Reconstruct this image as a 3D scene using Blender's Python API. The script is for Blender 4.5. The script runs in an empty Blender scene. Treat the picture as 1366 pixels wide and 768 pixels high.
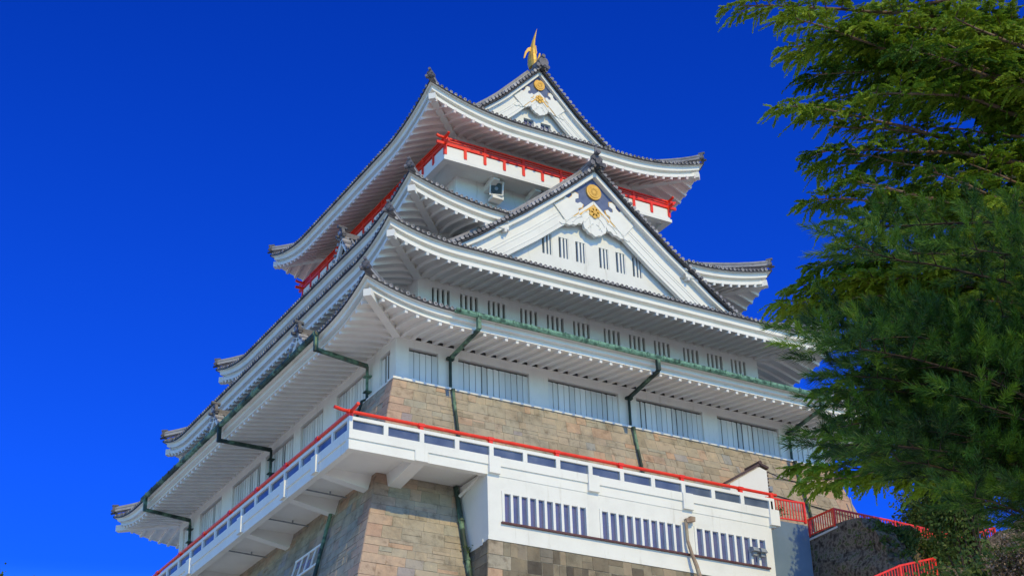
import bpy, math, random
import numpy as np
from mathutils import Vector, Matrix
random.seed(7); rng = np.random.default_rng(7)
scn = bpy.context.scene; COL = scn.collection
R = math.radians
V = Vector
sin, cos, pi = math.sin, math.cos, math.pi

# ================================================================== camera
CAM = V((-35.2128, -70.8590, -36.2259)); YAW, PITCH, ROLL = 0.539557, 0.483603, -0.030007
F_PX = 2220.471                                   # focal length in pixels of a 1366 px wide frame
_f = V((sin(YAW)*cos(PITCH), cos(YAW)*cos(PITCH), sin(PITCH)))
_r0 = V((cos(YAW), -sin(YAW), 0)); _u0 = _r0.cross(_f)
_r = cos(ROLL)*_r0 + sin(ROLL)*_u0; _u = -sin(ROLL)*_r0 + cos(ROLL)*_u0
cd = bpy.data.cameras.new('camera'); cam = bpy.data.objects.new('camera', cd); COL.objects.link(cam)
cam.matrix_world = Matrix(((_r.x, _u.x, -_f.x, CAM.x), (_r.y, _u.y, -_f.y, CAM.y), (_r.z, _u.z, -_f.z, CAM.z), (0, 0, 0, 1)))
cd.sensor_width = 36.0; cd.lens = F_PX/1366*36; cd.clip_start = 0.2; cd.clip_end = 6000
scn.camera = cam
def at(px, py, d):                                # point d metres along the line of sight of a pixel of the 1366x768 photo
    return CAM + (_f + _r*((px-683)/F_PX) - _u*((py-384)/F_PX))*d

# ================================================================== world, sun, exposure
SUN = V((0.03, -1.09, 0.79)).normalized()
w = bpy.data.worlds.new('World'); scn.world = w; w.use_nodes = True
nt = w.node_tree; nt.nodes.clear()
sky = nt.nodes.new('ShaderNodeTexSky'); sky.sky_type = 'NISHITA'; sky.sun_disc = False
sky.sun_elevation = math.asin(SUN.z); sky.sun_rotation = math.atan2(SUN.x, SUN.y)
sky.altitude = 300; sky.air_density = 1.0; sky.dust_density = 0.3; sky.ozone_density = 4.0
# deep polarised blue at mid height; cyan horizon and bright zenith boosted as unseen fill
tcw = nt.nodes.new('ShaderNodeTexCoord'); sx = nt.nodes.new('ShaderNodeSeparateXYZ'); rw = nt.nodes.new('ShaderNodeValToRGB')
SKYR = [(0.0, (0.50, 1.22, 1.5)), (0.24, (0.34, 1.0, 1.5)), (0.31, (0.0332, 0.285, 1.40)), (0.62, (0.0090, 0.181, 1.045)), (0.76, (0.5, 0.76, 1.05)), (1.0, (3.6, 3.4, 2.4))]
while len(rw.color_ramp.elements) < len(SKYR): rw.color_ramp.elements.new(0.5)
for e_, (p_, c_) in zip(rw.color_ramp.elements, SKYR): e_.position = p_; e_.color = (*c_, 1)
mx = nt.nodes.new('ShaderNodeMix'); mx.data_type = 'RGBA'; mx.blend_type = 'MULTIPLY'; mx.inputs[0].default_value = 1
bg = nt.nodes.new('ShaderNodeBackground'); bg.inputs['Strength'].default_value = 0.12
wo = nt.nodes.new('ShaderNodeOutputWorld')
nt.links.new(tcw.outputs['Generated'], sx.inputs[0]); nt.links.new(sx.outputs['Z'], rw.inputs[0])
nt.links.new(sky.outputs[0], mx.inputs[6]); nt.links.new(rw.outputs[0], mx.inputs[7])
nt.links.new(mx.outputs[2], bg.inputs[0]); nt.links.new(bg.outputs[0], wo.inputs[0])
sd = bpy.data.lights.new('sun', 'SUN'); sd.energy = 2.08; sd.angle = R(0.53); sd.color = (1.0, 0.81, 0.32)
so = bpy.data.objects.new('sun', sd); COL.objects.link(so)
so.rotation_euler = (-SUN).to_track_quat('-Z', 'Y').to_euler(); so.location = (0, -60, 60)
scn.view_settings.view_transform = 'Standard'; scn.view_settings.look = 'None'
scn.view_settings.exposure = 0.44; scn.view_settings.gamma = 1.0; scn.view_settings.use_curve_mapping = False

# ================================================================== materials
def newmat(name):
    m = bpy.data.materials.new(name); m.use_nodes = True; t = m.node_tree
    return m, t, t.nodes['Principled BSDF']
def ramp(t, stops, interp='LINEAR'):
    n = t.nodes.new('ShaderNodeValToRGB'); n.color_ramp.interpolation = interp
    el = n.color_ramp.elements
    while len(el) < len(stops): el.new(0.5)
    for e, (p, c) in zip(el, stops): e.position = p; e.color = (*c, 1)
    return n
def noise(t, scale, detail=4, rough=0.55, coord='Object'):
    tc = t.nodes.new('ShaderNodeTexCoord'); n = t.nodes.new('ShaderNodeTexNoise')
    n.inputs['Scale'].default_value = scale; n.inputs['Detail'].default_value = detail; n.inputs['Roughness'].default_value = rough
    t.links.new(tc.outputs[coord], n.inputs['Vector']); return n
def mat_noisy(name, stops, scale=1.0, rough=0.6, spec=0.3, bump=0.0, bscale=20, metal=0.0, stretch=None):
    m, t, b = newmat(name)
    n = noise(t, scale); 
    if stretch:
        mp = t.nodes.new('ShaderNodeMapping'); mp.inputs['Scale'].default_value = stretch
        t.links.new(n.inputs['Vector'].links[0].from_socket, mp.inputs['Vector']); t.links.new(mp.outputs[0], n.inputs['Vector'])
    r = ramp(t, stops); t.links.new(n.outputs['Fac'], r.inputs[0]); t.links.new(r.outputs[0], b.inputs['Base Color'])
    b.inputs['Roughness'].default_value = rough; b.inputs['Specular IOR Level'].default_value = spec; b.inputs['Metallic'].default_value = metal
    if bump:
        n2 = noise(t, bscale, 6); bp = t.nodes.new('ShaderNodeBump'); bp.inputs['Strength'].default_value = bump; bp.inputs['Distance'].default_value = 0.02
        t.links.new(n2.outputs['Fac'], bp.inputs['Height']); t.links.new(bp.outputs[0], b.inputs['Normal'])
    return m
def mat_island(name, stops, rough=0.8, spec=0.2, mixscale=None, bump=0.0, bscale=14, trans=0.0, tone=0.0):
    m, t, b = newmat(name)
    g = t.nodes.new('ShaderNodeNewGeometry'); r = ramp(t, stops)
    if tone:                                          # leaf tone: part per clump, part per leaf
        at_ = t.nodes.new('ShaderNodeAttribute'); at_.attribute_name = 'tone'; mt = t.nodes.new('ShaderNodeMix'); mt.inputs[0].default_value = tone
        t.links.new(g.outputs['Random Per Island'], mt.inputs[2]); t.links.new(at_.outputs['Fac'], mt.inputs[3]); t.links.new(mt.outputs[0], r.inputs[0])
    else: t.links.new(g.outputs['Random Per Island'], r.inputs[0])
    out = r.outputs[0]
    if mixscale:
        n = noise(t, mixscale, 5, 0.65); r2 = ramp(t, [(0.28, (0.52, 0.49, 0.46)), (0.45, (0.95, 0.95, 0.95)), (0.56, (1.02, 1.0, 0.98)), (0.74, (1.28, 1.22, 1.12))])
        t.links.new(n.outputs['Fac'], r2.inputs[0])
        k = t.nodes.new('ShaderNodeMix'); k.data_type = 'RGBA'; k.blend_type = 'MULTIPLY'; k.inputs[0].default_value = 0.9
        t.links.new(out, k.inputs[6]); t.links.new(r2.outputs[0], k.inputs[7]); out = k.outputs[2]
        n4 = noise(t, 0.45, 6, 0.7); r4 = ramp(t, [(0.36, (0.66, 0.64, 0.62)), (0.50, (1, 1, 1)), (0.68, (1.10, 1.08, 1.04))]); t.links.new(n4.outputs['Fac'], r4.inputs[0])
        k4 = t.nodes.new('ShaderNodeMix'); k4.data_type = 'RGBA'; k4.blend_type = 'MULTIPLY'; k4.inputs[0].default_value = 0.85
        t.links.new(out, k4.inputs[6]); t.links.new(r4.outputs[0], k4.inputs[7]); out = k4.outputs[2]
    t.links.new(out, b.inputs['Base Color'])
    b.inputs['Roughness'].default_value = rough; b.inputs['Specular IOR Level'].default_value = spec
    if bump:
        n2 = noise(t, bscale, 6); bp = t.nodes.new('ShaderNodeBump'); bp.inputs['Strength'].default_value = bump; bp.inputs['Distance'].default_value = 0.03
        t.links.new(n2.outputs['Fac'], bp.inputs['Height']); t.links.new(bp.outputs[0], b.inputs['Normal'])
    if trans:
        tr = t.nodes.new('ShaderNodeBsdfTranslucent'); t.links.new(out, tr.inputs['Color'])
        ms = t.nodes.new('ShaderNodeMixShader'); ms.inputs[0].default_value = trans
        o = t.nodes['Material Output']; t.links.new(b.outputs[0], ms.inputs[1]); t.links.new(tr.outputs[0], ms.inputs[2]); t.links.new(ms.outputs[0], o.inputs['Surface'])
    return m
M = {}
def mat_plaster(name, stops, streak, scale=0.6):
    m = mat_noisy(name, stops, scale, 0.72, 0.2, 0.08, 25); t = m.node_tree; b = t.nodes['Principled BSDF']
    src = b.inputs['Base Color'].links[0].from_socket
    n = noise(t, 2.6, 5, 0.7); mp = t.nodes.new('ShaderNodeMapping'); mp.inputs['Scale'].default_value = (1, 1, 0.10)
    t.links.new(n.inputs['Vector'].links[0].from_socket, mp.inputs['Vector']); t.links.new(mp.outputs[0], n.inputs['Vector'])
    n2 = noise(t, 9.0, 6, 0.75)
    r = ramp(t, [(0.34, (1, 1, 1)), (0.60, (1, 1, 1)), (0.76, (0.72, 0.70, 0.655))]); t.links.new(n.outputs['Fac'], r.inputs[0])
    r2 = ramp(t, [(0.25, (0.90, 0.89, 0.87)), (0.45, (1, 1, 1)), (1.0, (1, 1, 1))]); t.links.new(n2.outputs['Fac'], r2.inputs[0])
    for rr, fac in ((r, streak), (r2, 0.8)):
        k = t.nodes.new('ShaderNodeMix'); k.data_type = 'RGBA'; k.blend_type = 'MULTIPLY'; k.inputs[0].default_value = fac
        t.links.new(src, k.inputs[6]); t.links.new(rr.outputs[0], k.inputs[7]); src = k.outputs[2]
    t.links.new(src, b.inputs['Base Color']); return m
M['white'] = mat_plaster('white_plaster', [(0.25, (0.74, 0.725, 0.68)), (0.5, (0.80, 0.785, 0.74)), (0.8, (0.83, 0.815, 0.77))], 0.6)
M['wall'] = mat_plaster('white_wall_plaster', [(0.2, (0.71, 0.695, 0.655)), (0.5, (0.78, 0.765, 0.72)), (0.8, (0.81, 0.795, 0.75))], 0.9, 0.8)
M['soffit'] = mat_noisy('soffit_plaster', [(0.2, (0.74, 0.715, 0.68)), (0.55, (0.81, 0.785, 0.75)), (0.85, (0.84, 0.82, 0.79))], 0.7, 0.8, 0.15)
M['pinksoffit'] = mat_noisy('pink_soffit_plaster', [(0.2, (0.76, 0.62, 0.585)), (0.55, (0.84, 0.70, 0.66)), (0.85, (0.86, 0.74, 0.70))], 0.7, 0.8, 0.15)
M['fin'] = mat_island('louvre_fin', [(0.0, (0.55, 0.57, 0.58)), (0.5, (0.68, 0.69, 0.69)), (1.0, (0.76, 0.76, 0.75))], 0.6)
M['tile'] = mat_island('roof_tile', [(0.0, (0.055, 0.055, 0.065)), (0.4, (0.095, 0.09, 0.10)), (0.8, (0.15, 0.14, 0.15)), (1.0, (0.20, 0.18, 0.18))], 0.45, 0.5, 3.0)
M['tile_end'] = mat_island('tile_end', [(0.0, (0.13, 0.125, 0.135)), (0.35, (0.22, 0.215, 0.23)), (0.7, (0.34, 0.33, 0.35)), (1.0, (0.46, 0.45, 0.47))], 0.5, 0.4, 6.0)
M['ridge'] = mat_island('ridge_tile', [(0.0, (0.26, 0.26, 0.275)), (0.5, (0.36, 0.355, 0.37)), (1.0, (0.48, 0.47, 0.49))], 0.5, 0.4, 4.0)
M['ornament'] = mat_island('ornament_tile', [(0.0, (0.06, 0.06, 0.07)), (0.5, (0.13, 0.125, 0.14)), (0.85, (0.22, 0.21, 0.23)), (1.0, (0.42, 0.41, 0.43))], 0.5, 0.4, 5.0)
M['dark'] = mat_noisy('dark_tile', [(0.3, (0.025, 0.025, 0.03)), (0.7, (0.05, 0.048, 0.055))], 3, 0.6)  # near-black colour of the pan tile edges and roof sheets themselves
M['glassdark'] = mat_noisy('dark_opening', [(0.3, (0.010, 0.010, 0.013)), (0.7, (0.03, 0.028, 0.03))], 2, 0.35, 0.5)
M['red'] = mat_noisy('vermilion_paint', [(0.22, (0.58, 0.018, 0.008)), (0.42, (0.82, 0.030, 0.010)), (0.6, (0.88, 0.040, 0.012)), (0.8, (0.85, 0.09, 0.04))], 3.0, 0.42, 0.45)
M['gold'] = mat_noisy('gold_leaf', [(0.3, (0.70, 0.38, 0.055)), (0.6, (0.83, 0.50, 0.10)), (0.8, (0.87, 0.60, 0.20))], 4, 0.42, 0.5, metal=0.35)
M['navy'] = mat_noisy('navy_panel', [(0.3, (0.085, 0.115, 0.22)), (0.7, (0.13, 0.165, 0.29))], 3, 0.6)
M['copper'] = mat_noisy('verdigris_copper', [(0.28, (0.03, 0.055, 0.042)), (0.42, (0.08, 0.17, 0.12)), (0.55, (0.20, 0.37, 0.265)), (0.66, (0.10, 0.20, 0.145)), (0.82, (0.14, 0.08, 0.05))], 3.2, 0.6, 0.3)
M['coppdark'] = mat_noisy('aged_copper_pipe', [(0.3, (0.018, 0.026, 0.023)), (0.5, (0.035, 0.065, 0.052)), (0.58, (0.16, 0.27, 0.18)), (0.66, (0.06, 0.11, 0.085)), (0.76, (0.28, 0.11, 0.05)), (0.85, (0.05, 0.07, 0.058))], 0.7, 0.6, 0.3)
M['glass'] = mat_noisy('panel_glass', [(0.25, (0.06, 0.08, 0.125)), (0.5, (0.10, 0.13, 0.19)), (0.7, (0.15, 0.18, 0.24))], 0.9, 0.12, 0.6)
M['winglass'] = mat_noisy('window_glass', [(0.25, (0.09, 0.11, 0.23)), (0.5, (0.13, 0.14, 0.27)), (0.75, (0.17, 0.145, 0.26))], 0.8, 0.15, 0.6)
M['sill'] = mat_noisy('brown_sill', [(0.3, (0.085, 0.03, 0.03)), (0.7, (0.14, 0.06, 0.055))], 2, 0.5)
M['stone'] = mat_island('castle_stone', [(0.0, (0.316, 0.269, 0.199)), (0.2, (0.384, 0.319, 0.238)), (0.4, (0.353, 0.314, 0.247)), (0.6, (0.410, 0.335, 0.252)), (0.74, (0.342, 0.319, 0.257)), (0.84, (0.442, 0.325, 0.242)), (0.92, (0.450, 0.304, 0.209)), (0.96, (0.305, 0.304, 0.286)), (1.0, (0.337, 0.279, 0.276))], 0.85, 0.15, 2.2, 0.5, 9)
M['quoin'] = mat_island('quoin_stone', [(0.0, (0.40, 0.27, 0.205)), (0.4, (0.44, 0.31, 0.235)), (0.75, (0.42, 0.33, 0.25)), (1.0, (0.47, 0.32, 0.24))], 0.85, 0.15, 2.0, 0.5, 9)
M['plinth'] = mat_island('stained_stone', [(0.0, (0.10, 0.085, 0.07)), (0.3, (0.20, 0.165, 0.12)), (0.6, (0.26, 0.225, 0.165)), (0.85, (0.32, 0.255, 0.18)), (1.0, (0.17, 0.16, 0.14))], 0.85, 0.15, 1.3, 0.4, 9)
M['mortar'] = mat_noisy('mortar', [(0.3, (0.22, 0.195, 0.155)), (0.5, (0.30, 0.27, 0.22)), (0.7, (0.44, 0.41, 0.35))], 3, 0.9, 0.1)
M['bluewall'] = mat_noisy('blue_grey_render', [(0.3, (0.13, 0.19, 0.27)), (0.7, (0.17, 0.235, 0.325))], 0.7, 0.8, 0.15)
M['metalgrey'] = mat_noisy('grey_metal', [(0.3, (0.20, 0.22, 0.24)), (0.7, (0.32, 0.34, 0.36))], 4, 0.45, 0.5)
M['rust'] = mat_noisy('rusty_pipe', [(0.3, (0.24, 0.15, 0.10)), (0.5, (0.34, 0.25, 0.18)), (0.7, (0.42, 0.40, 0.28))], 1.4, 0.7)
M['brown'] = mat_noisy('brown_coping', [(0.3, (0.06, 0.035, 0.035)), (0.7, (0.11, 0.07, 0.065))], 3, 0.6)
M['rock'] = mat_noisy('rock', [(0.28, (0.02, 0.016, 0.013)), (0.42, (0.085, 0.065, 0.05)), (0.55, (0.20, 0.155, 0.12)), (0.64, (0.06, 0.075, 0.025)), (0.75, (0.15, 0.12, 0.095))], 3.6, 0.95, 0.1, 1.0, 5)
M['ground'] = mat_noisy('hillside_ground', [(0.3, (0.58, 0.55, 0.48)), (0.5, (0.64, 0.61, 0.54)), (0.7, (0.50, 0.48, 0.39))], 0.15, 0.95, 0.1)
M['pave'] = mat_noisy('pale_paving', [(0.3, (0.56, 0.53, 0.49)), (0.7, (0.63, 0.60, 0.55))], 0.5, 0.9, 0.1)
M['bark'] = mat_noisy('bark', [(0.3, (0.10, 0.065, 0.045)), (0.55, (0.20, 0.14, 0.10)), (0.75, (0.34, 0.27, 0.21))], 5, 0.9, 0.1, 0.8, 18)
M['barkdark'] = mat_noisy('dark_bark', [(0.3, (0.03, 0.022, 0.017)), (0.7, (0.075, 0.055, 0.042))], 5, 0.9, 0.1)
M['cedar'] = mat_island('cedar_leaf', [(0.0, (0.026, 0.070, 0.008)), (0.25, (0.075, 0.160, 0.010)), (0.5, (0.165, 0.280, 0.016)), (1.0, (0.34, 0.44, 0.035))], 0.6, 0.3, trans=0.42, tone=0.72)
M['pine'] = mat_island('pine_needle', [(0.0, (0.008, 0.028, 0.006)), (0.25, (0.018, 0.060, 0.009)), (0.5, (0.045, 0.125, 0.013)), (0.75, (0.12, 0.24, 0.02)), (1.0, (0.22, 0.34, 0.03))], 0.5, 0.35, trans=0.25, tone=0.75)
M['leaf'] = mat_island('broad_leaf', [(0.0, (0.035, 0.075, 0.012)), (0.5, (0.07, 0.12, 0.02)), (1.0, (0.13, 0.16, 0.035))], 0.6, 0.3, trans=0.3)
M['dry'] = mat_island('dry_leaf', [(0.0, (0.06, 0.07, 0.03)), (0.4, (0.16, 0.11, 0.075)), (0.7, (0.28, 0.20, 0.16)), (1.0, (0.42, 0.32, 0.28))], 0.8, 0.1, trans=0.2)

# ================================================================== mesh builder
class MB:
    def __init__(s): s.v = []; s.f = []
    def quadv(s, pts):
        k = len(s.v); s.v += [V(p) for p in pts]; s.f.append(tuple(range(k, k+len(pts))))
    def hexa(s, p):                                  # p: 8 points, bottom ring 0-3, top ring 4-7
        k = len(s.v); s.v += [V(q) for q in p]
        for f in ((3, 2, 1, 0), (4, 5, 6, 7), (0, 1, 5, 4), (1, 2, 6, 5), (2, 3, 7, 6), (3, 0, 4, 7)): s.f.append(tuple(k+i for i in f))
    def box(s, a, b):
        x0, x1 = sorted((a[0], b[0])); y0, y1 = sorted((a[1], b[1])); z0, z1 = sorted((a[2], b[2]))
        s.hexa([(x0, y0, z0), (x1, y0, z0), (x1, y1, z0), (x0, y1, z0), (x0, y0, z1), (x1, y0, z1), (x1, y1, z1), (x0, y1, z1)])
    def obox(s, c, ex, ey, ez):
        c, ex, ey, ez = V(c), V(ex), V(ey), V(ez)
        s.hexa([c-ex-ey-ez, c+ex-ey-ez, c+ex+ey-ez, c-ex+ey-ez, c-ex-ey+ez, c+ex-ey+ez, c+ex+ey+ez, c-ex+ey+ez])
    def rings(s, rr, closed=True, cap=True):         # list of rings (equal point counts)
        k = len(s.v); n = len(rr[0])
        for r in rr: s.v += [V(p) for p in r]
        for i in range(len(rr)-1):
            for j in range(n if closed else n-1):
                a = k+i*n+j; b = k+i*n+(j+1) % n; s.f.append((a, b, b+n, a+n))
        if cap and closed:
            s.f.append(tuple(k+j for j in reversed(range(n)))); s.f.append(tuple(k+(len(rr)-1)*n+j for j in range(n)))
    def tube(s, pts, r, n=8, cap=True):
        pts = [V(p) for p in pts]; rr = []
        e = pts[-1]-pts[0]; ref = V((1, 0, 0)) if abs(e.z) > 0.7*e.length else V((0, 0, 1))
        for i, p in enumerate(pts):
            d = (pts[min(i+1, len(pts)-1)]-pts[max(i-1, 0)]).normalized()
            a = d.cross(ref)
            if a.length < 1e-3: a = d.cross(V((0, 1, 0)))
            a.normalize(); b = d.cross(a); q = r[i] if isinstance(r, (list, tuple)) else r
            rr.append([p+a*(q*cos(2*pi*k/n))+b*(q*sin(2*pi*k/n)) for k in range(n)])
        s.rings(rr, True, cap)
    def beam(s, pts, wd, h, up=(0, 0, 1), off=0.0):  # rectangular sweep, centred, shifted by off along up
        pts = [V(p) for p in pts]; up = V(up); rr = []
        for i, p in enumerate(pts):
            d = (pts[min(i+1, len(pts)-1)]-pts[max(i-1, 0)]).normalized()
            a = d.cross(up).normalized(); b = a.cross(d).normalized(); c = p+up*off
            rr.append([c-a*wd/2-b*h/2, c+a*wd/2-b*h/2, c+a*wd/2+b*h/2, c-a*wd/2+b*h/2])
        s.rings(rr)
    def strip(s, A, B):
        s.rings([list(A), list(B)], False, False)
    def prism(s, poly, ext):                         # polygon extruded by vector ext
        ext = V(ext); a = [V(p) for p in poly]; b = [p+ext for p in a]; n = len(a); k = len(s.v); s.v += a+b
        s.f.append(tuple(k+i for i in reversed(range(n)))); s.f.append(tuple(k+n+i for i in range(n)))
        for i in range(n): j = (i+1) % n; s.f.append((k+i, k+j, k+n+j, k+n+i))
    def disc(s, c, ax, r, th, n=20):
        ax = V(ax).normalized(); s.tube([V(c), V(c)+ax*th], r, n)
    def build(s, name, mat, parent=None, smooth=False, org=None):
        o0 = org if org is not None else (ROOT.get(parent.name, V((0, 0, 0))) if parent else V((0, 0, 0)))
        me = bpy.data.meshes.new(name); me.from_pydata([tuple(p-o0) for p in s.v], [], s.f); me.materials.append(M[mat]); me.update()
        if smooth:
            for p in me.polygons: p.use_smooth = True
        o = bpy.data.objects.new(name, me); COL.objects.link(o)
        if parent: o.parent = parent; ROOT[o.name] = o0
        return o
ROOT = {}
def tag(o, label=None, cat=None, group=None, kind=None):
    if label: o['label'] = label
    if cat: o['category'] = cat
    if group: o['group'] = group
    if kind: o['kind'] = kind
    return o
def thing(name, label, cat, loc, group=None):
    o = bpy.data.objects.new(name, None); o.empty_display_size = 0.5; COL.objects.link(o); o.location = loc; ROOT[o.name] = V(loc)
    return tag(o, label, cat, group)

# ================================================================== ground and sky surroundings
def hill(x, y):
    dx = max(-8-x, 0, x-33); dy = max(-12-y, 0, y-42); d = math.hypot(dx, dy); k = min(d/66, 1)
    return -16.5 - 21.6*(1-(1-k)**2) + 0.25*sin(x*0.21)*cos(y*0.17)*k - max(d-66, 0)*0.012
g = MB(); ax_ = sorted(set([-3000, -1500, -700, -350, -220] + [-150+5*i for i in range(61)] + [220, 350, 700, 1500, 3000]))
for y in ax_:
    for x in ax_: g.v.append(V((x, y, hill(x, y))))
n = len(ax_)
for j in range(n-1):
    for i in range(n-1): a = j*n+i; g.f.append((a, a+1, a+1+n, a+n))
tag(g.build('ground', 'ground', smooth=True), kind='structure')
g = MB()
def pv(x, y): return V((x, y, hill(x, y)+0.06))
for i in range(24):
    for j in range(14): 
        x0, y0 = -14+2*i, -34+1.5*j
        g.quadv([pv(x0, y0), pv(x0+2, y0), pv(x0+2, y0+1.5), pv(x0, y0+1.5)])
tag(g.build('forecourt_paving', 'pave'), kind='structure')

# ================================================================== the castle
XC, YC = 14.3813, 16.2608
castle = thing('castle', 'tall white Japanese castle keep with stacked tiled roofs and golden fish on top', 'castle', (XC, YC, -16.0))

# ---- stone base: separate blocks on a battered face, each block an island of the mesh
BAT = 0.285
def batter_wall(mb, mq, mm, fn, s0, s1, ztop, zbot, rowh=0.56, bw=(0.55, 1.3), quoin0=True, quoin1=True, inset=0.0):
    """fn(s, z, out) -> point. s runs along the wall at the top; the ends widen with the batter."""
    z = ztop
    r = 0
    while z > zbot:
        h = rowh*random.uniform(0.7, 1.35); z2 = max(z-h, zbot)
        a0 = s0-BAT*abs(min(z, 0)); a1 = s1+BAT*abs(min(z, 0)); b0 = s0-BAT*abs(min(z2, 0)); b1 = s1+BAT*abs(min(z2, 0))
        cuts = [0.0]; L = a1-a0; x = 0
        q0 = (1.25 if r % 2 else 0.8)
        if quoin0: cuts.append(q0/L); x = q0
        while True:
            x += random.uniform(*bw)
            if x > L-(1.6 if quoin1 else 0.5): break
            cuts.append(x/L)
        if quoin1: cuts.append(1-(0.8 if r % 2 else 1.25)/L)
        cuts.append(1.0)
        for i in range(len(cuts)-1):
            q = (quoin0 and i == 0) or (quoin1 and i == len(cuts)-2)
            u0, u1 = cuts[i], cuts[i+1]; gp = random.uniform(0.003, 0.012)
            tl, tr = a0+(a1-a0)*u0+gp, a0+(a1-a0)*u1-gp; bl, br = b0+(b1-b0)*u0+gp, b0+(b1-b0)*u1-gp
            if i == 0: tl -= gp; bl -= gp
            if i == len(cuts)-2: tr += gp; br += gp
            P = (mq[0] if i == 0 else mq[1]) if q else mb
            parts_ = [(z-gp, z2+gp, 0.0, 1.0)]
            if not q and random.random() < 0.22:
                zm = z-(z-z2)*random.uniform(0.35, 0.65); parts_ = [(z-gp, zm+gp, 0.0, 1.0), (zm-gp, z2+gp, 0.0, 1.0)]
            elif not q and random.random() < 0.18:
                cm = random.uniform(0.35, 0.65); parts_ = [(z-gp, z2+gp, 0.0, cm-0.012), (z-gp, z2+gp, cm+0.012, 1.0)]
            tl0, tr0, bl0, br0 = tl, tr, bl, br
            for zt_, zb_, c0, c1 in parts_:
                o = random.uniform(0.004, 0.022)+(0.012 if q else 0); e = 0.010
                def lerp2(zz, cc_):
                    k_ = (z-zz)/(z-z2); l_ = tl0+(bl0-tl0)*k_; r_ = tr0+(br0-tr0)*k_; return l_+(r_-l_)*cc_
                tl, tr, bl, br = lerp2(zt_, c0), lerp2(zt_, c1), lerp2(zb_, c0), lerp2(zb_, c1)
                base = [fn(bl, zb_, -0.05), fn(br, zb_, -0.05), fn(tr, zt_, -0.05), fn(tl, zt_, -0.05)]
                mid = [fn(bl, zb_, o-0.010), fn(br, zb_, o-0.010), fn(tr, zt_, o-0.010), fn(tl, zt_, o-0.010)]
                jj = [random.uniform(-0.006, 0.010) for _ in range(4)]
                top = [fn(bl+e, zb_+e, o+jj[0]), fn(br-e, zb_+e, o+jj[1]), fn(tr-e, zt_-e, o+jj[2]), fn(tl+e, zt_-e, o+jj[3])]
                P.rings([base, mid, top])
        z = z2; r += 1
    mm.quadv([fn(s0+0.02, ztop, -0.004), fn(s1-0.02, ztop, -0.004), fn(s1+BAT*abs(zbot)-0.02, zbot, -0.004), fn(s0-BAT*abs(zbot)+0.02, zbot, -0.004)])
mb, mm = MB(), MB(); qFL, qFR, qBL, qBR = MB(), MB(), MB(), MB()
X1, Y1 = 2*XC, 2*YC
fr_ = lambda s, z, o: V((s, BAT*z-o-0.25, z))
lf_ = lambda s, z, o: V((BAT*z-o-0.25, s, z))
rt_ = lambda s, z, o: V((X1-BAT*z+o+0.25, s, z))
bk_ = lambda s, z, o: V((s, Y1-BAT*z+o, z))
for fn, a, b, mq in ((fr_, -0.25, X1+0.25, (qFL, qFR)), (lf_, -0.25, Y1+0.25, (qFL, qBL)), (rt_, -0.25, Y1+0.25, (qFR, qBR))): batter_wall(mb, mq, mm, fn, a, b, -0.06, -17.0)
mm.quadv([bk_(0, 0, 0), bk_(X1, 0, 0), bk_(X1+5, -17, 0), bk_(-5, -17, 0)])
sb = mb.build('stone_base', 'stone', castle); mm.build('mortar', 'mortar', sb)
for q_ in (qFL, qFR, qBL, qBR): q_.build('quoin', 'quoin', sb)
# white plaster course on top of the stone
c = MB(); c.box((-0.33, -0.36, -0.06), (X1+0.3, 0.35, 0.06)); c.box((-0.29, 0.36, -0.06), (0.35, Y1+0.06, 0.02)); c.box((X1-0.35, 0.36, -0.06), (X1+0.3, Y1, 0.06))
for x in (0.35, 0.9): c.box((x-0.12, -0.34, 0.06), (x+0.12, -0.1, 0.14))
c.build('plaster_course', 'white', castle)
# window in the left stone face
def lfp(y, z, o): return V((BAT*z-0.25-o, y, z))
wd = MB(); wd.hexa([lfp(2.6, -9.55, 0.01), lfp(5.9, -9.55, 0.01), lfp(5.9, -9.55, -0.2), lfp(2.6, -9.55, -0.2), lfp(2.6, -8.5, 0.01), lfp(5.9, -8.5, 0.01), lfp(5.9, -8.5, -0.2), lfp(2.6, -8.5, -0.2)])
o = wd.build('stone_window', 'winglass', castle)
wd = MB()
for y in (2.6, 3.42, 4.25, 5.07, 5.9): wd.beam([lfp(y, -9.55, 0.045), lfp(y, -8.5, 0.045)], 0.10, 0.06, up=(-1, 0, 0))
for z in (-8.47, -9.58): wd.beam([lfp(2.55, z, 0.05), lfp(5.95, z, 0.05)], 0.09, 0.10, up=(0, 0, 1))
wd.build('window_frame', 'white', o)

# ---- walls with real openings
def facade(mb, org, t, nin, s0, s1, z0, z1, ops, oz0, oz1, th=0.3):
    """wall of thickness th: ops = list of (a,b) openings between oz0 and oz1; t along, nin inward"""
    org, t, nin = V(org), V(t), V(nin)
    def bx(a, b, c, d):
        if b-a < 1e-4 or d-c < 1e-4: return
        p = org+t*((a+b)/2)+nin*(th/2); p.z = (c+d)/2; mb.obox(p, t*((b-a)/2), nin*(th/2), V((0, 0, (d-c)/2)))
    bx(s0, s1, oz1, z1); bx(s0, s1, z0, oz0); x = s0
    for a, b in ops: bx(x, a, oz0, oz1); x = b
    bx(x, s1, oz0, oz1)
ZB = 2.06
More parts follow.
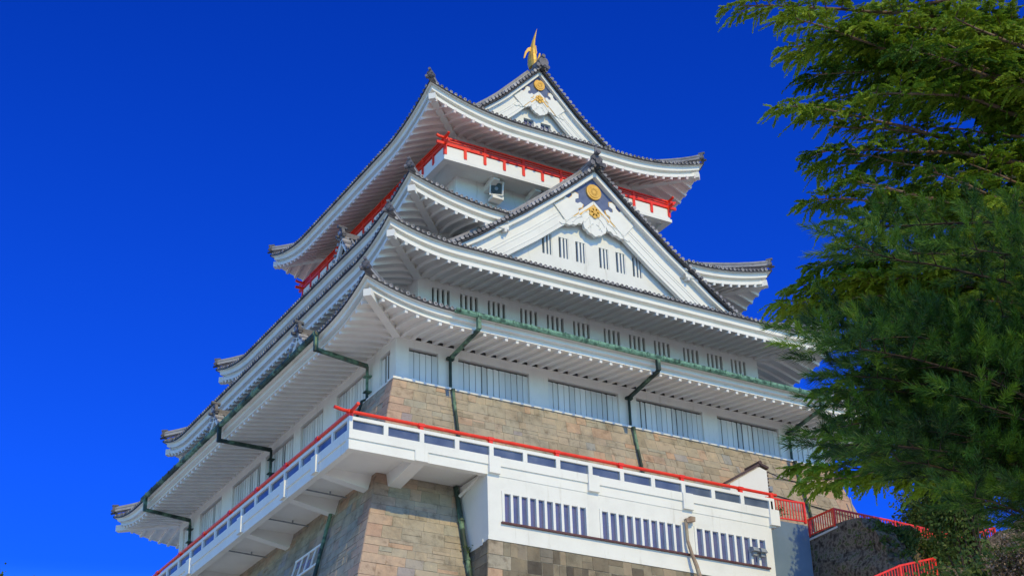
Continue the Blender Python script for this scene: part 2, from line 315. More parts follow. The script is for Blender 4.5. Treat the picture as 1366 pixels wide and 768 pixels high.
# storey one: louvred bays
bays = [(0.76, 2.53), (3.73, 8.15), (9.35, 14.02), (15.19, 19.85), (20.88, 25.43), (26.43, X1-0.35)]
sbays = [(0.68, 1.95), (3.46, 7.42), (9.19, 12.38), (13.4, 17.6), (18.4, 23.0), (24.83, 28.72), (30.2, Y1-0.7)]
wl = MB()
facade(wl, (0, 0, 0), (1, 0, 0), (0, 1, 0), 0, X1, 0.06, 2.72, bays, 0.08, ZB)
facade(wl, (0, 0, 0), (0, 1, 0), (1, 0, 0), 0.301, Y1, 0.06, 2.72, sbays, 0.08, ZB)
wl.box((X1-0.3, 0.301, 0.06), (X1, Y1-0.301, 2.72)); wl.box((0.301, Y1-0.3, 0.06), (X1, Y1, 2.72))
wl.box((-0.06, -0.07, 2.50), (X1+0.06, -0.001, 2.72)); wl.box((-0.07, -0.001, 2.50), (-0.001, Y1, 2.72))
wl.build('wall', 'wall', castle)
def louvre_window(org, t, nin, a, b):
    org, t, nin = V(org), V(t), V(nin)
    m = MB(); p = org+t*((a+b)/2)+nin*0.335; p.z = 1.07; m.obox(p, t*((b-a)/2+0.02), nin*0.03, V((0, 0, 1.02)))
    wo_ = m.build('louvred_window', 'glassdark', castle)
    f = MB(); nf = max(3, round((b-a)/0.37)); pw = (b-a)/nf
    ang = 0.0
    for i in range(nf):
        ang = random.choice([0.0, 0.02, 0.03, 0.06, 0.06, 0.12, 0.22, 0.34])
        aa = ang+random.uniform(0, 0.05)
        c_ = org+t*(a+pw*(i+0.5))+nin*(0.15+random.uniform(-0.01, 0.01)); c_.z = 0.99
        e = t*cos(aa)+nin*sin(aa); q = nin*cos(aa)-t*sin(aa)
        f.obox(c_, e*(pw*0.465), q*0.03, V((0, 0, 0.92)))
    f.build('louvre_fins', 'fin', wo_)
for a, b in bays: louvre_window((0, 0, 0), (1, 0, 0), (0, 1, 0), a, b)
for a, b in sbays: louvre_window((0, 0, 0), (0, 1, 0), (1, 0, 0), a, b)

# storey two: twelve barred windows
W2X, W2Y = 11.87, 2.33
wins = [XC-11.0+k*1.799+(k//3)*0.34 for k in range(12)]
wl = MB(); y0 = W2Y
facade(wl, (0, y0, 0), (1, 0, 0), (0, 1, 0), XC-W2X, XC+W2X, 4.6, 7.95, [(a, a+1.14) for a in wins], 5.85, 7.39, 0.22)
swin = [YC-11.9+k*3.2 for k in range(8)]
facade(wl, (XC-W2X, 0, 0), (0, 1, 0), (1, 0, 0), y0+0.221, 2*YC-y0, 4.6, 7.95, [(a, a+1.14) for a in swin], 5.85, 7.39, 0.22)
wl.box((XC+W2X-0.2, y0+0.221, 4.6), (XC+W2X, 2*YC-y0, 7.95)); wl.box((XC-W2X+0.221, 2*YC-y0-0.2, 4.6), (XC+W2X-0.201, 2*YC-y0, 7.95))
wl.build('wall', 'wall', castle)
def barred(w_, h, nb, bw, dp):                        # prototype at origin: width along x, facing -y
    m = MB(); m.box((0, dp, 0), (w_, dp+0.04, h)); o = m.build('barred_window', 'glassdark', castle, org=V((0, 0, 0)))
    f = MB(); pit = (w_-bw)/nb if nb else 0
    for i in range(nb+0):
        x = bw + i*pit
        if i < nb-0: f.box((x+ (pit-bw) - 0.0, 0.03, 0), (x+pit-0.0, dp-0.02, h))
    f2 = f.build('window_bars', 'white', o, org=V((0, 0, 0)))
    return o
def slit_window(w_, h, slits, dp):                    # slits: list of (x0,x1) openings, bars fill the rest
    m = MB(); m.box((-0.02, dp, -0.02), (w_+0.02, dp+0.05, h+0.02)); o = m.build('barred_window', 'glassdark', castle, org=V((0, 0, 0)))
    f = MB(); x = 0
    for a, b in slits:
        if a-x > 0.01: f.box((x, 0.03, 0), (a, dp-0.01, h))
        x = b
    if w_-x > 0.01: f.box((x, 0.03, 0), (w_, dp-0.01, h))
    f.build('window_bars', 'white', o, org=V((0, 0, 0)))
    return o
def place(o, loc, rz=0, first=False):
    c_ = o if first else o.copy()
    if not first:
        COL.objects.link(c_); c_.parent = o.parent
        for ch in o.children: d = ch.copy(); COL.objects.link(d); d.parent = c_
    c_.location = V(loc)-ROOT[castle.name]; c_.rotation_euler = (0, 0, rz); return c_
pw2 = slit_window(1.14, 1.54, [(0, .165), (.325, .49), (.65, .815), (.975, 1.14)], 0.2)
for k, a in enumerate(wins): place(pw2, (a, W2Y, 5.85), 0, k == 0)
for k, a in enumerate(swin): place(pw2, (XC-W2X, a+1.14, 5.85), -pi/2)

# storeys three and four
wl = MB(); x3, y3 = 12.759-3.3, 14.772-3.3
wl.box((XC-x3, YC-y3, 9.6), (XC+x3, YC+y3, 12.75)); wl.build('wall', 'wall', castle)
wl = MB(); x4, y4 = 6.71, 9.09
wl.box((XC-x4, YC-y4, 14.2), (XC+x4, YC+y4, 21.7)); wl.build('wall', 'wall', castle)

# ---- tiled roofs
def ornament(mb, p, d, s=1.0):
    """demon-tile cluster at the end of a ridge: p = base centre, d = horizontal outward direction"""
    p = V(p); d = V((d[0], d[1], 0)).normalized(); a = V((-d.y, d.x, 0)); z = V((0, 0, 1))
    out = [(-0.42, 0), (-0.46, 0.22), (-0.34, 0.34), (-0.30, 0.55), (-0.20, 0.72), (0.20, 0.72), (0.30, 0.55), (0.34, 0.34), (0.46, 0.22), (0.42, 0)]
    mb.prism([p+a*(x*s)+z*(h*s)-d*(0.1*s) for x, h in out], d*(0.2*s))
    mb.tube([p+z*(0.80*s)-d*(0.35*s), p+z*(0.86*s)+d*(0.30*s)], 0.13*s, 10)
    for sx in (-1, 1):
        mb.tube([p+a*(0.34*s*sx)+z*(0.18*s)-d*0.15*s, p+a*(0.34*s*sx)+z*(0.18*s)+d*(0.2*s)], 0.14*s, 9)
        mb.tube([p+a*(0.2*s*sx)+z*(0.5*s)-d*0.1*s, p+a*(0.2*s*sx)+z*(0.5*s)+d*(0.17*s)], 0.10*s, 8)
    mb.tube([p+z*(0.32*s), p+z*(0.32*s)+d*(0.2*s)], 0.16*s, 10)
    mb.tube([p+z*(0.02*s), p+z*(0.0*s)+d*(0.42*s)], 0.11*s, 9)
class Roof:
    def __init__(s, ax, ay, zc, zf, zs, w, p, ov, zw, ins, zt, gap=0, co=-0.08, dk=1.0, pit=0.32, rpit=0.66):
        s.__dict__.update(locals()); s.C = V((XC, YC, 0))
        s.sides = [(V((0, -1, 0)), V((1, 0, 0)), ax, ay, zf), (V((1, 0, 0)), V((0, 1, 0)), ay, ax, zs),
                   (V((0, 1, 0)), V((-1, 0, 0)), ax, ay, zf), (V((-1, 0, 0)), V((0, -1, 0)), ay, ax, zs)]
    def z(s, sd_, u):
        a = max(0, (abs(u)*sd_[2]-(sd_[2]-s.w))/s.w); return sd_[4]+(s.zc-sd_[4])*a**s.p
    def P(s, sd_, u, o, z):
        q = s.C+sd_[0]*(sd_[3]+o)+sd_[1]*(u*(sd_[2]+o)); q.z = z; return q
    def zsof(s, sd_, u, o):
        k = (-o-0.12)/(s.ov-0.12); return (s.z(sd_, u)-0.82*s.dk)*(1-k)+(s.zw-0.02)*k
    def ztop(s, sd_, u, o):
        t = (0.28-o)/(0.28+s.ins); gg = 0.72*t+0.28*t*t; return (s.z(sd_, u)+0.13)*(1-gg)+s.zt*gg
    def build(s, label=None, vents=False, fascia_mat='white', soffit_mat='soffit'):
        us = [-1+2*i/56 for i in range(57)]
        sheet, pan, fas, sof, ven = [MB() for _ in range(5)]; hips = []; rowset = []
        def row(name, mat, smooth, key, pool={}):
            for e in rowset:
                if e[0] == name and e[1] == key: return e[2]
            m_ = MB(); rowset.append((name, key, m_, mat, smooth)); return m_
        for si, sd_ in enumerate(s.sides):
            segs = [us]
            if si == 0 and s.gap:
                gu = s.gap/sd_[2]; segs = [[-1+(1-gu)*i/24 for i in range(25)], [gu+(1-gu)*i/24 for i in range(25)]]
            for ul in segs:
                co = s.co; dk = s.dk; prof = [(0.0, 0.0), (0.0, -0.36*dk), (-0.28-(0.2 if co < -0.2 else 0), -0.365*dk), (-0.28-(0.2 if co < -0.2 else 0), -0.595*dk), (co, -0.60*dk), (co, -0.82*dk), (co-0.12, -0.82*dk)]
                L_ = [[s.P(sd_, u, o, s.z(sd_, u)+dz) for u in ul] for o, dz in prof]
                for A, B in zip(L_, L_[1:]): fas.strip(B, A)
                if ul[0] > -0.99 or ul[-1] < 0.99:
                    for u in ((ul[0],) if ul[0] > -0.99 else ())+((ul[-1],) if ul[-1] < 0.99 else ()):
                        fas.quadv([s.P(sd_, u, o, s.z(sd_, u)+dz) for o, dz in ((0, 0), (0, -0.36), (-0.27, -0.36), (-0.27, 0))])
                so_ = [[s.P(sd_, u, o, s.zsof(sd_, u, o)) for u in ul] for o in [-0.12-(s.ov-0.12)*k/4 for k in range(5)]]
                for A, B in zip(so_, so_[1:]): sof.strip(B, A)
                # dark pan-tile edge and its underside, then the roof sheet
                A = [s.P(sd_, u, 0.25, s.z(sd_, u)+0.13) for u in ul]; B = [s.P(sd_, u, 0.25, s.z(sd_, u)+0.01) for u in ul]; B2 = [s.P(sd_, u, 0.20, s.z(sd_, u)+0.008) for u in ul]; D = [s.P(sd_, u, -0.01, s.z(sd_, u)+0.005) for u in ul]
                pan.strip(B, A); pan.strip(B2, B); fas.strip(D, B2)
                oo = [0.25-(0.25+s.ins)*k/7 for k in range(8)]
                rows = [[s.P(sd_, u, o, s.ztop(sd_, u, o)) for u in ul] for o in oo]
                for A, B in zip(rows, rows[1:]): sheet.strip(A, B)
            nrm, t, L, D, z0 = sd_
            nr = int(2*(L-0.25)/s.pit); 
            for i in range(nr+1):
                x = -(L-0.25)+2*(L-0.25)*i/nr
                if si == 0 and s.gap and abs(x) < s.gap: continue
                ky = (si, x > 0) if si == 0 and s.gap else (si, True)
                oin = -min(s.ins, L-abs(x)-0.05); pts = []
                if oin > -0.2: oin = -0.1
                K = 6
                rr = []
                for k in range(K):
                    o = 0.28+(oin-0.28)*k/(K-1); u = max(-1, min(1, x/(L+o))); q = s.C+nrm*(D+o)+t*x; q.z = s.ztop(sd_, u, o)
                    rr.append([q+t*(0.085*cos(pi*m/4))+V((0, 0, 0.10*sin(pi*m/4))) for m in range(5)])
                row('tile_row', 'tile', True, ky).rings(rr, False, False)
                ends = row('tile_end_row', 'tile_end', False, ky)
                u = x/(L+0.28); q = s.C+nrm*(D+0.29)+t*x; q.z = s.z(sd_, u)+0.16
                def ring(rad, dn): return [q+nrm*dn+t*(rad*cos(2*pi*m/10))+V((0, 0, rad*sin(2*pi*m/10))) for m in range(10)]
                ends.rings([ring(0.095, -0.10), ring(0.108, 0.0), ring(0.075, 0.005), ring(0.068, -0.03)], True, False)
                k0 = len(ends.v); ends.v += ring(0.068, -0.03); ends.f.append(tuple(range(k0, k0+10)))
            nf = int(2*L/s.rpit)
            for i in range(nf+1):
                x = -L+0.35+(2*L-0.7)*i/nf
                if si == 0 and s.gap and abs(x) < s.gap: continue
                ky = (si, x > 0) if si == 0 and s.gap else (si, True)
                oin = -min(s.ov, L-abs(x)-0.02)
                if oin > -0.3: continue
                pts = []
                for k in range(5):
                    o = co+0.02+(oin-co-0.02)*k/4; u = max(-1, min(1, x/(L+o))); q = s.C+nrm*(D+o)+t*x; q.z = s.zsof(sd_, u, min(o, -0.12))-0.07; pts.append(q)
                row('rafter_row', soffit_mat, False, ky).beam(pts, 0.17, 0.20)
                if vents and i < nf and abs(x) < L-s.ov-0.3:
                    q = s.C+nrm*(D-s.ov+0.03)+t*(x+s.rpit*0.5); q.z = s.zw-0.10; ven.obox(q, t*0.16, nrm*0.02, V((0, 0, 0.07)))
            # hips, at the corner this side shares with the next
            hd = (nrm+t).normalized()
            def hp(o, z): 
                q = s.C+nrm*(D+o)+t*(L+o); q.z = z; return q
            hipr, ridge, orn = MB(), MB(), MB(); hips.append((hipr, ridge, orn))
            hipr.beam([hp(-0.02-(s.ov-0.02)*k/5, (s.zc-0.84)*(1-k/5)+(s.zw-0.05)*(k/5)) for k in range(6)], 0.42, 0.40)
            K = 9; pr = []
            for k in range(K):
                o = 0.15-(0.15+s.ins)*k/(K-1); zz = s.ztop(sd_, 1.0, o)+0.08+0.16*max(0, 1-k/3)**2; pr.append(hp(o, zz))
            for lv, (ww, hh, dz) in enumerate(((0.38, 0.12, 0.04), (0.32, 0.07, 0.14), (0.36, 0.04, 0.20), (0.28, 0.07, 0.26))): ridge.beam(pr, ww, hh, off=dz)
            ridge.tube([p+V((0, 0, 0.33)) for p in pr], 0.08, 8)
            ornament(orn, pr[0]+V((0, 0, -0.08))+hd*0.05, hd, 0.66)
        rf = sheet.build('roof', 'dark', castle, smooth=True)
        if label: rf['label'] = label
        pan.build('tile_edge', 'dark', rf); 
        for nm_, _k, m_, mt_, sm_ in rowset: m_.build(nm_, mt_, rf, smooth=sm_)
        fas.build('eave_fascia', fascia_mat, rf); sof.build('soffit', soffit_mat, rf); 
        for a_, b_, c_ in hips: a_.build('hip_rafter', 'white', rf); b_.build('hip_ridge', 'ridge', rf); c_.build('ridge_ornament', 'ornament', rf)
        if vents: tag(ven.build('eave_vents', 'glassdark', rf), kind='stuff')
        return rf
R1 = Roof(17.709, 19.644, 3.66, 2.70, 2.72, 5.5, 2.3, 3.33, 2.70, 5.75, 5.5, co=-0.20, dk=0.72)
R2 = Roof(15.347, 17.415, 8.84, 8.05, 7.85, 4.6, 2.2, 3.48, 7.90, 5.9, 10.8)
R3 = Roof(12.759, 14.772, 13.79, 12.74, 12.50, 6.0, 1.9, 3.30, 12.72, 5.7, 15.6, gap=6.35)
R4 = Roof(10.071, 12.257, 22.45, 21.22, 20.95, 6.5, 2.1, 3.36, 21.68, 3.5, 23.2)
rf1 = R1.build('lowest and widest tiled roof with a green copper gutter', vents=True); rf2 = R2.build(); rf3 = R3.build(); rf4 = R4.build('top tiled roof under the golden fish', vents=True, soffit_mat='pinksoffit')

# ---- gables
def resample(pts, n):
    L = [0]
    for a, b in zip(pts, pts[1:]): L.append(L[-1]+math.hypot(b[0]-a[0], b[1]-a[1]))
    out = []
    for i in range(n):
        t = L[-1]*i/(n-1); k = 0
        while k < len(L)-2 and L[k+1] < t: k += 1
        f = (t-L[k])/(L[k+1]-L[k]); out.append((pts[k][0]+(pts[k+1][0]-pts[k][0])*f, pts[k][1]+(pts[k+1][1]-pts[k][1])*f))
    return out
def gable(yg, curve, s, yback, windows, wz0, wz1, yw_off, slit, name_label):
    """front-facing gable: curve = half outline (dx,z) from apex down (top edge of the outer white verge board)."""
    cv = resample(curve, 40); zap = curve[0][1]
    def off(i, d, sg=1):                              # point i moved by d along the outward (up) normal
        a = cv[max(i-1, 0)]; b = cv[min(i+1, 39)]; tx, tz = b[0]-a[0], b[1]-a[1]; l = math.hypot(tx, tz); nx, nz = -tz/l, tx/l
        if nz < 0: nx, nz = -nx, -nz
        x = cv[i][0]+nx*d; z = cv[i][1]+nz*d
        if i == 0: x = 0; z = cv[0][1]+d/max(nz, 0.5)
        return XC+sg*max(x, 0 if d < 0 else -9), z
    def P(i, d, y, sg): x, z = off(i, d, sg); return V((x, y, z))
    sheet, tiles, verge, A1, B, gr, navy, gold, wall, geg, flo, ridge, orn, lines = [MB() for _ in range(14)]; feet = []
    for sg in (-1, 1):
        R_ = range(40)
        def band(mb, d0, d1, y0, y1, rng_=R_):
            rr = [[P(i, d0, y0, sg), P(i, d1, y0, sg), P(i, d1, y1, sg), P(i, d0, y1, sg)] for i in rng_]
            mb.rings(rr)
        band(sheet, 0.10, 0.01, yg-0.22, yback)
        band(A1, -0.002, -0.27*s, yg, yg+0.40*s)
        band(B, -0.27*s, -1.72*s, yg+0.36*s, yg+0.62*s)
        for dd in (-0.85, -1.02, -1.45): band(gr, dd*s, (dd-0.05)*s, yg+0.36*s-0.025, yg+0.37*s)
        kn = max(k for k in R_ if cv[k][0] < 2.25*s)
        band(navy, -0.29*s, -1.60*s, yg+0.36*s-0.045, yg+0.365*s, range(0, kn+1))
        band(gold, -1.655*s, -1.75*s, yg+0.36*s-0.07, yg+0.365*s, range(0, kn+1))
        band(gold, -1.36*s, -1.40*s, yg+0.36*s-0.055, yg+0.36*s, range(0, max(kn-4, 2)))
        Lc = sum(math.hypot(b[0]-a[0], b[1]-a[1]) for a, b in zip(cv, cv[1:]))
        # rows of tiles running down the slope
        y = yg+0.2
        while y < yback:
            rr = []
            for i in range(0, 40, 3):
                a = cv[max(i-1, 0)]; b = cv[min(i+1, 39)]; 
                rr.append([P(i, 0.10+0.10*sin(pi*m/4), y+0.085*cos(pi*m/4), sg) for m in range(5)])
            tiles.rings(rr, False, False); y += 0.32
        # verge tiles: short round tiles facing the front along the slope
        Lc = sum(math.hypot(b[0]-a[0], b[1]-a[1]) for a, b in zip(cv, cv[1:])); nv = int(Lc/0.33)
        cc = resample(cv, nv+1)
        for j in range(nv):
            i = min(39, round(j*39/nv)); x, z = cc[j][0], cc[j][1]
            p = V((XC+sg*(x+0.10), yg-0.30, z+0.20)); verge.tube([p, p+V((0, 0.75, 0))], 0.115, 9)
            p = V((XC+sg*(x+0.24), yg-0.24, z+0.10-0.05)); verge.tube([p, p+V((0, 0.5, 0))], 0.06, 6)
        # descending ridge just behind the verge
        kk = range(1, 39)
        for d, ww, hh in ((0.28, 0.42, 0.16), (0.40, 0.34, 0.09), (0.47, 0.38, 0.05), (0.56, 0.30, 0.12)):
            rr = [[P(i, d-hh/2, yg+0.55, sg), P(i, d-hh/2, yg+0.55+ww, sg), P(i, d+hh/2, yg+0.55+ww, sg), P(i, d+hh/2, yg+0.55, sg)] for i in kk]
            ridge.rings(rr)
        # painted cloud scrolls at the ends of the navy panel
        seg = Lc/39
        def pt_uv(u_, v_, y): 
            k_ = min(38.0, max(0.0, u_*s/seg)); i0 = int(k_); f_ = k_-i0; return P(i0, v_*s, y, sg)*(1-f_)+P(i0+1, v_*s, y, sg)*f_
        SC = [(4.1, -0.31), (3.3, -0.36), (3.0, -0.31), (2.85, -0.52), (2.55, -0.50), (2.42, -0.36), (2.15, -0.40), (2.02, -0.62), (2.2, -0.82), (2.46, -0.76), (2.62, -0.92), (2.5, -1.06), (2.28, -1.08), (2.2, -1.28), (2.42, -1.42), (2.7, -1.34), (2.9, -1.55), (4.1, -1.58)]
        cu = sum(a for a, b in SC)/len(SC); cvv = sum(b for a, b in SC)/len(SC)
        yv = yg+0.36*s
        gold.prism([pt_uv(min(cu+(a-cu)*1.08, 4.0), max(min(cvv+(b-cvv)*1.12, -0.28), -1.62), yv-0.062) for a, b in SC], (0, 0.05, 0))
        B.prism([pt_uv(a, b, yv-0.09) for a, b in SC], (0, 0.06, 0))
        kf = max(k for k in R_ if cv[k][0] < curve[-2][0]-0.55*s)
        foot = MB(); feet.append(foot); band(foot, -0.29*s, -1.0*s, yg+0.36*s-0.045, yg+0.365*s, range(kf, 39))
        for dk, d, rad in ((0, -0.5, 0.24), (1, -0.72, 0.22), (-1, -0.85, 0.26), (2, -0.95, 0.2)):
            p = P(min(39, kf+dk), d*s, yg+0.36*s-0.07, sg); gold.disc(p, (0, 1, 0), rad*s, 0.07, 12)
            p = P(min(39, kf+dk-1), d*s, yg+0.36*s-0.11, sg); B.disc(p, (0, 1, 0), rad*0.72*s, 0.035, 12)
    # gable wall in columns with window openings
    yw_ = yg+yw_off; fr = []
    top = [(cv[i][0], off(i, -1.5*s)[1]) for i in range(40)]
    zbot = curve[-1][1]-0.3
    def ztopat(x):
        x = abs(x)
        for a, b in zip(top, top[1:]):
            if a[0] <= x <= b[0]: return a[1]+(b[1]-a[1])*(x-a[0])/(b[0]-a[0]+1e-9)
        return top[-1][1]
    edges = sorted(set([-cv[-1][0]+0.2, cv[-1][0]-0.2]+[0]+[x for w_ in windows for x in w_]+[k*0.8 for k in range(-12, 13) if abs(k*0.8) < cv[-1][0]-0.3]))
    ee = [edges[0]]
    for e in edges[1:]:
        if e-ee[-1] > 1e-3: ee.append(e)
    def slab(a, b, z0a, z0b, z1a, z1b, dpt=0.25):
        if z1a-z0a < 0.02 and z1b-z0b < 0.02: return
        wall.hexa([(XC+a, yw_, z0a), (XC+b, yw_, z0b), (XC+b, yw_+dpt, z0b), (XC+a, yw_+dpt, z0a), (XC+a, yw_, z1a), (XC+b, yw_, z1b), (XC+b, yw_+dpt, z1b), (XC+a, yw_+dpt, z1a)])
    for a, b in zip(ee, ee[1:]):
        inw = any(w_[0]-1e-4 <= a and b <= w_[1]+1e-4 for w_ in windows); ta, tb = max(ztopat(a), zbot), max(ztopat(b), zbot)
        if inw: slab(a, b, zbot, zbot, wz0, wz0); slab(a, b, wz1, wz1, max(ta, wz1), max(tb, wz1))
        else: slab(a, b, zbot, zbot, ta, tb)
    gw = wall.build('gable_wall', 'wall', castle); gw['label'] = name_label
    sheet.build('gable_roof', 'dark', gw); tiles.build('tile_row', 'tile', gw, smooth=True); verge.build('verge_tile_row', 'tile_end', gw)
    A1.build('verge_board', 'white', gw); B.build('bargeboard', 'white', gw); gr.build('bargeboard_beads', 'white', gw)
    navy.build('navy_panel', 'navy', gw); [f_.build('navy_panel', 'navy', gw) for f_ in feet]; gold.build('gold_trim', 'gold', gw)
    # carved pendant
    half = [(0, -1.95), (0.55, -2.45), (1.15, -2.98), (1.8, -3.52), (2.55, -4.08), (2.35, -4.17), (2.1, -4.06), (1.85, -4.12), (1.6, -3.98), (1.35, -4.0), (1.15, -3.80), (0.95, -3.82), (0.80, -3.52),
            (0.84, -3.80), (0.74, -4.05), (0.58, -4.12), (0.45, -4.28), (0.22, -4.32), (0, -4.46)]
    outl = [(x*s, z*s) for x, z in half]+[(-x*s, z*s) for x, z in reversed(half[1:-1])]
    yf = yg+0.36*s-0.05
    # triangulated fan halves keep the concave outline clean
    geg.prism([(XC+x, yf, zap+z) for x, z in outl], (0, 0.22*s, 0))
    for x0, z0, x1, z1 in ((0.2, -3.1, 0.72, -3.62), (0.1, -3.6, 0.5, -4.0), (0.9, -3.3, 1.6, -3.85), (1.3, -3.4, 2.1, -4.0), (0.5, -2.85, 0.95, -3.25), (0.35, -3.3, 0.3, -3.9)):
        for sg in (-1, 1):
            geg.tube([(XC+sg*(x0+(x1-x0)*k/4)*s, yf-0.01, zap+(z0+(z1-z0)*k/4+0.12*sin(pi*k/4))*s) for k in range(5)], 0.035*s, 6)
    geg.build('carved_pendant', 'white', gw)
    gd = MB(); gd.disc((XC, yg+0.36*s-0.16, zap-1.37*s), (0, 1, 0), 0.53*s, 0.12, 28); gd.disc((XC, yg+0.36*s-0.19, zap-1.37*s), (0, 1, 0), 0.40*s, 0.05, 24)
    for k in range(12):
        a = 2*pi*k/12; gd.disc((XC+0.2*s*cos(a), yg+0.36*s-0.205, zap-1.37*s+0.2*s*sin(a)), (0, 1, 0), 0.075*s, 0.03, 8)
    gd.build('gold_disc', 'gold', gw)
    for k in range(6):
        a = 2*pi*k/6+pi/6; flo.disc((XC+0.24*s*cos(a), yf-0.09, zap+(-2.80)*s+0.24*s*sin(a)), (0, 1, 0), 0.17*s, 0.12, 12)
    flo.disc((XC, yf-0.12, zap-2.80*s), (0, 1, 0), 0.14*s, 0.15, 12); flo.build('gold_flower', 'gold', gw)
    # main ridge
    for d, ww, hh in ((0.22, 0.60, 0.30), (0.42, 0.50, 0.12), (0.51, 0.56, 0.05), (0.62, 0.44, 0.16), (0.73, 0.50, 0.05)):
        ridge.box((XC-ww/2*s, yg-0.05, zap+(d-hh/2)*s+0.05), (XC+ww/2*s, yback, zap+(d+hh/2)*s+0.05))
    ridge.tube([(XC, yg-0.05, zap+0.85*s), (XC, yback, zap+0.85*s)], 0.14*s, 9)
    ridge.build('gable_ridges', 'ridge', gw)
    return gw, orn, yf
G2 = [(0, 17.74), (2.65, 15.42), (5.17, 13.36), (6.94, 12.05), (8.25, 11.05), (9.64, 10.12), (11.2, 9.2)]
gw2, orn2, yf2 = gable(1.62, G2, 1.0, 7.1, [(a, a+0.70) for a in (-3.5, -2.33, -1.13, 0.55, 1.77, 2.98)], 11.55, 12.95, 0.85, 3, 'big lower gable wall with six slit windows')
ornament(orn2, (XC, 1.38, 17.84), (0, -1, 0), 1.2); orn2.tube([(XC, 1.4, 19.0), (XC, 1.35, 19.35), (XC, 1.2, 19.5)], [0.10, 0.07, 0.03], 8)
orn2.build('ridge_ornament', 'ornament', gw2)
pg2 = slit_window(0.70, 1.40, [(0, .18), (.31, .43), (.54, .64)], 0.2)
for k, a in enumerate((-3.5, -2.33, -1.13, 0.55, 1.77, 2.98)):
    o = place(pg2, (XC+a, 1.62+0.85, 11.55), 0, k == 0)
G4 = [(0, 28.86), (1.46, 27.32), (2.68, 26.05), (3.3, 25.48), (4.71, 24.28), (6.0, 23.4), (7.6, 22.5)]
gw4, orn4, yf4 = gable(7.44, G4, 0.77, 2*YC-7.44, [(-0.98, -0.2), (0.33, 1.11)], 24.3, 25.25, 0.72, 2, 'small top gable wall with two square windows')
ornament(orn4, (XC, 7.2, 28.85), (0, -1, 0), 1.1)
orn4.tube([(XC+0.05, 6.95, 29.35), (XC+0.05, 7.9, 29.4)], 0.36, 16)
orn4.build('ridge_ornament', 'ornament', gw4); orn4 = MB(); ornament(orn4, (XC, 2*YC-7.2, 28.95), (0, 1, 0), 1.1); orn4.build('ridge_ornament', 'ornament', gw4)
for k, a in enumerate((-0.98, 0.33)):
    m = MB(); m.box((XC+a, 8.36, 24.3), (XC+a+0.78, 8.4, 25.25)); wo_ = m.build('square_window', 'winglass', gw4)
    f = MB(); x0 = XC+a
    for x in (0, 0.36, 0.70): f.box((x0+x, 8.28, 24.3), (x0+x+0.08, 8.355, 25.25))
    f.box((x0+0.081, 8.28, 25.18), (x0+0.359, 8.355, 25.25)); f.box((x0+0.441, 8.28, 25.18), (x0+0.699, 8.355, 25.25)); f.build('window_frame', 'metalgrey', wo_)

# golden fish on the top ridge: head down on the ridge, tail in the air
fish = MB(); bx, by, bz = XC-0.05, 8.25, 29.75
spine = [(0.02, 0.0, -0.1, 0.36), (0.0, 0.02, 0.30, 0.44), (-0.03, -0.02, 0.75, 0.40), (-0.02, -0.05, 1.2, 0.30), (0.05, -0.02, 1.7, 0.21), (0.15, 0.0, 2.15, 0.15), (0.27, 0.02, 2.6, 0.10), (0.37, 0.02, 2.95, 0.055), (0.45, 0.0, 3.28, 0.012)]
rr = []
for x, y, z, r_ in spine: rr.append([V((bx+x+0.66*r_*cos(2*pi*k/12), by+y+1.1*r_*sin(2*pi*k/12), bz+z)) for k in range(12)])
fish.rings(rr)
def fin(pts, th): fish.prism([(bx+x, by+y_, bz+z) for x, y_, z in pts], (0, th, 0))
fin([(-0.15, -0.1, 1.50), (-0.38, -0.1, 1.36), (-0.62, -0.1, 0.95), (-0.76, -0.1, 0.38), (-0.66, -0.1, 0.42), (-0.50, -0.1, 0.86), (-0.33, -0.1, 1.10), (-0.15, -0.1, 1.15)], 0.08)
fin([(0.18, 0.0, 0.45), (0.42, 0.0, 0.72), (0.58, 0.0, 1.28), (0.66, 0.0, 1.30), (0.62, 0.0, 0.75), (0.48, 0.0, 0.3), (0.16, 0, 0.1)], 0.08)
fin([(0.12, -0.05, 0.9), (0.26, -0.05, 1.25), (0.24, -0.05, 1.78), (0.30, -0.05, 1.80), (0.36, -0.05, 1.2), (0.22, -0.05, 0.8)], 0.07)
fo = fish.build('golden_fish', 'gold', castle, smooth=False)

# ---- balcony below the top roof
bxh, byh = 8.463, 10.839
bal = MB(); x0, x1, y0, y1 = XC-bxh, XC+bxh, YC-byh, YC+byh
def ringbox(mb, d, z0, z1, th):                       # rectangular ring at distance d outside the balcony line
    a0, a1, b0, b1 = x0-d, x1+d, y0-d, y1+d
    mb.box((a0, b0, z0), (a1, b0+th, z1)); mb.box((a0, b1-th, z0), (a1, b1, z1)); mb.box((a0, b0+th+0.001, z0), (a0+th, b1-th-0.001, z1)); mb.box((a1-th, b0+th+0.001, z0), (a1, b1-th-0.001, z1))
ringbox(bal, -0.04, 18.52, 18.76, 0.5); ringbox(bal, 0.04, 18.30, 18.518, 0.45)
bal.box((x0+0.42, y0+0.42, 18.50), (x1-0.42, y1-0.42, 18.7))
bo = bal.build('balcony', 'white', castle)
pn = MB(); ringbox(pn, -0.07, 18.762, 19.31, 0.08); pn.build('balcony_panels', 'white', bo)
def bracket(a, b):
    br = MB(); br.beam([a, b], 0.42, 0.42); br.build('balcony_bracket', 'white', bo)
for k in range(1, 5): x = x0+0.9+(2*bxh-1.8)*k/5; bracket((x, y0+0.45, 18.36), (x, y0+1.78, 18.05))
for k in range(1, 6): y = y0+0.9+(2*byh-1.8)*k/6; bracket((x0+0.45, y, 18.36), (x0+1.78, y, 18.05))
rl_ = MB()
